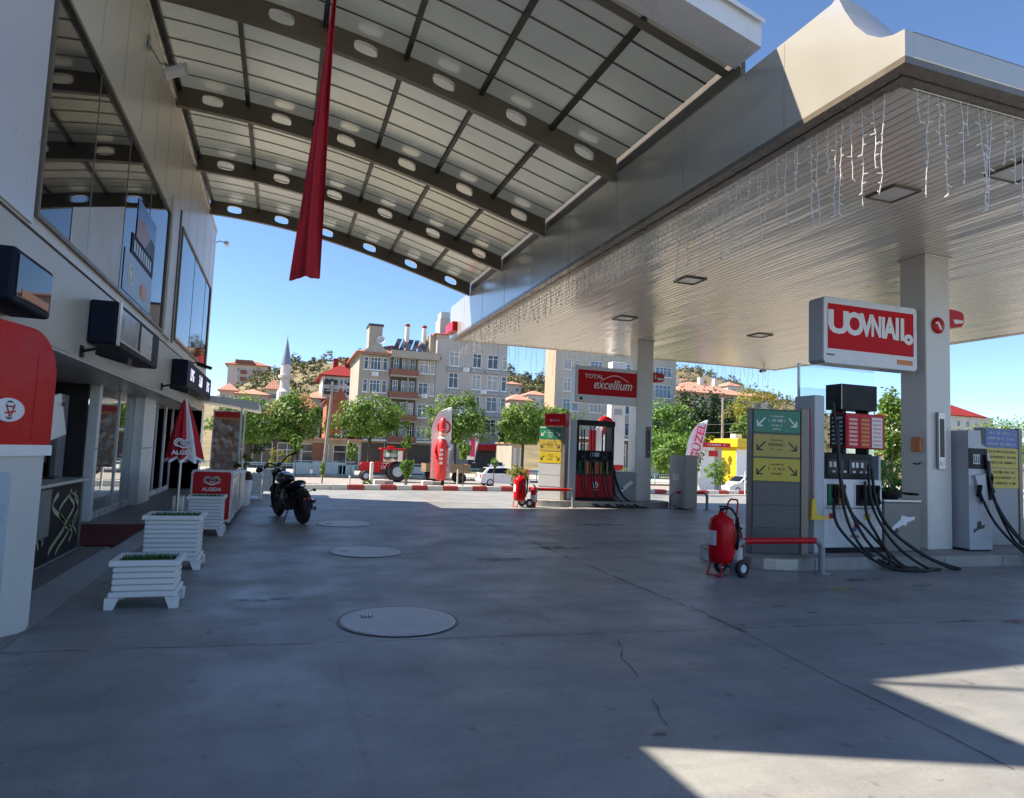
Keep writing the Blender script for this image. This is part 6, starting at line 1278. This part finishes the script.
# ------------------------------------------------------------------ vehicles
def vwheel(root,x,y,r,w_=.2,rim='lgrey'):
    m=MB(); m.torus((x,y,r),(0,1,0),r*.72,r*.28,24,10,sq=w_/(r*.56)); wl=m.build('wheel',M['rubber'],root); m=MB(); m.lathe([(r*.6,-.03),(r*.55,.0),(r*.2,.03),(0,.04)],(x,y-w_*.3,r),(0,-1,0),18); m.lathe([(r*.6,-.03),(r*.55,.0),(r*.2,.03),(0,.04)],(x,y+w_*.3,r),(0,1,0),18); m.build('rim',M[rim],wl); return wl
def car(label,x,y,z,rzz,paint,L_=4.0,flip=1,hatch=True):
    """side profile along +x (front at +x); width along y"""
    t=thing('parked_car',label,'car',(x,y,z),rzz,'cars around the station'); w_=.84; a=L_/2
    body=[(-a,.42),(-a+.03,.75),(-a+.1,.95),(-a+.55,1.0),(a-1.1,.93),(a-.35,.78),(a-.03,.6),(a,.38),(a-.1,.25),(-a+.1,.25)]
    secs=[(-1,0),(-.9,1),(.9,1),(1,0)]
    m=MB(); m.prism(body,(0,-w_,0),(1,0,0),(0,0,1),(0,2*w_,0)); o=m.build('body',M[paint],t,bevel=.09,seg=3)
    roof=[(-a+.12,.96),(-a+.55,1.4),(-.3,1.5),(.45,1.44),(a-1.0,.95)] if hatch else [(-a+.5,.97),(-a+.95,1.38),(-.2,1.47),(.45,1.4),(a-1.0,.95)]
    m=MB(); vs=[]
    for s,k in((-1,1),(1,1)):
        for px,pz in roof: vs.append((px,s*(w_-.04-.2*(pz-.95)/.5),pz))
    n=len(roof); m.add(vs,[(i,i+1,n+i+1,n+i) for i in range(n-1)]+[tuple(range(n)),tuple(range(n,2*n))[::-1]]); m.build('cabin',M[paint],t,bevel=.05,seg=2)
    for s in(-1,1):
        gl=[(-a+.42,1.0),(-a+.68,1.34),(-.15,1.41),(.38,1.36),(a-1.2,1.0)]
        m=MB(); ys=lambda pz:s*(w_-.04-.2*(pz-.95)/.5+.004)
        pts=[(px,ys(pz),pz) for px,pz in gl]; m.add(pts,[tuple(range(5))]); f=m.build('side_window',M['glassdark'],t,fix=False); m=MB(); m.add([(-.12,ys(1.0)+s*.004,1.0),(-.05,ys(1.0)+s*.004,1.0),(-.05,ys(1.41)+s*.004,1.41),(-.12,ys(1.41)+s*.004,1.41)],[(0,1,2,3)]); m.build('pillar',M['black'],f,fix=False)
        m=MB(); m.box(.4,.62,s*w_-.0 if s>0 else s*w_-.14,s*w_+.14 if s>0 else s*w_,.98,1.1); m.build('wing_mirror',M[paint],t,bevel=.03)
        for q in (-.35,.55): m=MB(); m.box(q,q+.16,s*w_-.005,s*w_+.02*s+.004,.8,.83); m.build('door_handle',M['black'],t)
        m=MB(); m.box(-a-.012,-a+.16,s*w_*.72-.1,s*w_*.72+.1,.62,.9); m.build('tail_light',M['tail'],t,bevel=.02); m=MB(); m.box(a-.3,a-.02,s*w_*.72-.12,s*w_*.72+.12,.58,.72); m.build('headlight',M['lens'],t,bevel=.03)
        for q in(-a+.72,a-.78): vwheel(t,q,s*(w_-.08),.31)
    m=MB(); rs=[roof[0],roof[1]]; m.add([(-a+.15,-.6,1.02),(-a+.15,.6,1.02),(-a+.5,.55,1.36),(-a+.5,-.55,1.36)],[(0,1,2,3)]); o=m.build('rear_window',M['glassdark'],t,fix=False); o.location=(-.02,0,.012)
    m=MB(); m.add([(a-1.08,-.64,1.0),(a-1.08,.64,1.0),(.52,.56,1.4),(.52,-.56,1.4)],[(0,1,2,3)]); o=m.build('windscreen',M['glassdark'],t,fix=False); o.location=(.035,0,.012); return t
b=at(497,488,y=46); car('white hatchback on the road right of the feather flag',X(498,50)+.3,49,terrain(0,49)+.06,0,'carwhite',3.9)
car('white car parked near the yellow kiosk at the right',X(742,46),45.5,terrain(0,45)+.06,R(180),'carwhite',4.2,hatch=False)
car('pale blue car parked in the side street',X(497,74,450),74,terrain(0,74)+.14,R(75),'carblue',4.0)
# tractor, nose to the left
tx=X(386,53,460); t=thing('tractor','red farm tractor with a roofed cab driving left along the road','tractor',(tx,52.5,terrain(0,52)+.06)); 
m=MB(); m.prism([(-2.05,.75),(-2.05,1.25),(-1.9,1.42),(-.55,1.5),(-.5,.7)],(0,-.34,0),(1,0,0),(0,0,1),(0,.68,0)); m.build('bonnet',M['red'],t,bevel=.06,seg=3)
m=MB(); m.box(-1.9,1.0,-.2,.2,.5,.78); m.box(-.5,1.1,-.45,.45,.7,.95); m.build('chassis',M['dark'],t,bevel=.03)
m=MB()
for s in(-1,1): m.grid(lambda u,v:(.75+.82*math.cos(R(20)+R(140)*u),s*(.5+.36*v),.78+.82*math.sin(R(20)+R(140)*u)),14,2); m.grid(lambda u,v:(.75+.8*math.cos(R(20)+R(140)*u),s*(.5+.36*v),.78+.8*math.sin(R(20)+R(140)*u)),14,2)
m.build('mudguard',M['red'],t,fix=False)
m=MB()
for s in(-1,1):
    for x_ in(-.4,1.15): m.box(x_-.04,x_+.04,s*.55-.04,s*.55+.04,.9,2.45)
m.build('cab_frame',M['red'],t); m=MB(); m.box(-.6,1.3,-.7,.7,2.45,2.58); m.box(.0,.5,-.2,.2,2.58,2.75); m.build('cab_roof',M['red'],t,bevel=.04)
m=MB(); m.box(-.37,1.12,-.565,-.555,1.4,2.4); m.box(-.41,-.4,-.5,.5,1.5,2.4); m.build('cab_glass',M['pane'],t)
m=MB(); m.box(.5,.95,-.25,.25,1.0,1.15); m.box(.9,1.02,-.25,.25,1.15,1.65); m.build('seat',M['black'],t,bevel=.04); m=MB(); m.tube([(-.3,0,1.45),(.05,0,1.6)],.02); m.torus((.06,0,1.6),(1,0,.45),.19,.015); m.build('steering_wheel',M['black'],t)
m=MB(); m.cyl((-1.2,.15,1.45),(-1.2,.15,2.3),.04); m.build('exhaust_pipe',M['dark'],t)
for s in(-1,1): vwheel(t,.75,s*.68,.78,.36,'lgrey'); vwheel(t,-1.6,s*.6,.42,.2,'lgrey')
m=MB(); m.box(-2.1,-2.05,-.25,.25,.8,1.2); m.build('grille',M['black'],t)
t=thing('farm_trailer','brown farm trailer hitched behind the red tractor','trailer',(tx+2.3,52.5,terrain(0,52)+.06)); m=MB(); m.box(.6,4.2,-.95,.95,.85,.97); 
for s in (-.95,.91): m.box(.6,4.2,s,s+.04,.98,1.5)
m.box(.6,.64,-.9,.9,.98,1.5); m.box(4.16,4.2,-.9,.9,.98,1.5); m.build('bed',mat('weathered_brown_boards',(.26,.17,.09),.85,var=.25,scale=6),t); m=MB(); m.box(-.9,.6,-.06,.06,.55,.66); m.build('drawbar',M['dark'],t)
for x_ in(1.3,3.5):
    for s in(-1,1): vwheel(t,x_,s*.75,.42,.22,'dark')
# kiosks at the right
Y=50; t=thing('yellow_kiosk','bright yellow flat-roofed kiosk building behind the white car','building',(X(736,Y,440),Y,terrain(0,Y)+.02)); w_=X(762,Y,440)-X(736,Y,440); hh=Zp(745,441,Y)-terrain(0,Y); m=MB(); m.box(0,w_,0,4,0,hh-.6); m.build('wall',M['yellowp'],t); m=MB(); m.box(-.3,w_+.3,-.6,4.2,hh-.6,hh+.15); m.build('roof',M['yellowp'],t,bevel=.05); m=MB(); m.box(.05,1.1,-.05,-.01,.2,hh-.8); m.build('white_panel',M['white'],t); window(t,1.5,2.5,1.2,hh-1,0,'panedark',1,False)
m=MB(); m.box(.3,1.0,.5,1.2,hh+.15,hh+.6); m.build('roof_box',M['offwhite'],t)
Y=40; t=thing('red_white_kiosk','white kiosk with red top band and red sign, behind the red-lettered flag','kiosk',(X(701,Y,450),Y,terrain(0,Y)+.05)); w_=X(723,Y,450)-X(701,Y,450); z1=Zp(710,447,Y)-terrain(0,Y)-.05; m=MB(); m.box(0,w_*.62,0,1.6,0,z1); m.box(w_*.62+.01,w_,.1,1.5,0,z1-.1,1); m.build('wall',[M['white'],M['pale']],t,bevel=.02); m=MB(); m.box(-.15,w_*1.25,-.25,1.8,z1+.01,z1+.32); f=m.build('roof_band',M['red'],t,bevel=.02); m=MB(); marks(m,.4,w_,z1+.1,.14,3,0,-.255); m.build('lettering',M['wink'],f,fix=False); m=MB(); m.box(w_*.35,w_*.75,-.06,-.01,z1-.65,z1-.25); m.build('sign',M['red'],t)
# air conditioners and dishes on the blocks
for (px,py,Y_,lb) in ((375,374,88,'between the top floors at the left of the balcony block'),(424,396,88,'right of the balconies on the balcony block'),(387.5,418,88,'low at the left of the balconies on the balcony block'),(466,370,88,'on the top floor of the pale grey block'),(483,392,88,'on the middle floor of the pale grey block'),(462,412,88,'low on the pale grey block'),(608,392,92,'below the script sign on the cream block'),(648,375,92,'by the far column on the cream block')):
    p=at(px,py,y=Y_); t=thing('air_conditioner','white air conditioner '+lb,'air conditioner',(p.x,Y_-.012,p.z),group='air conditioners on the apartment walls'); m=MB(); m.box(-.42,.42,-.3,-.0,-.28,.28); m.build('case',M['white'],t,bevel=.03); m=MB(); m.torus((-.1,-.305,0),(0,1,0),.18,.03,sq=.3); m.build('fan',M['grey'],t)
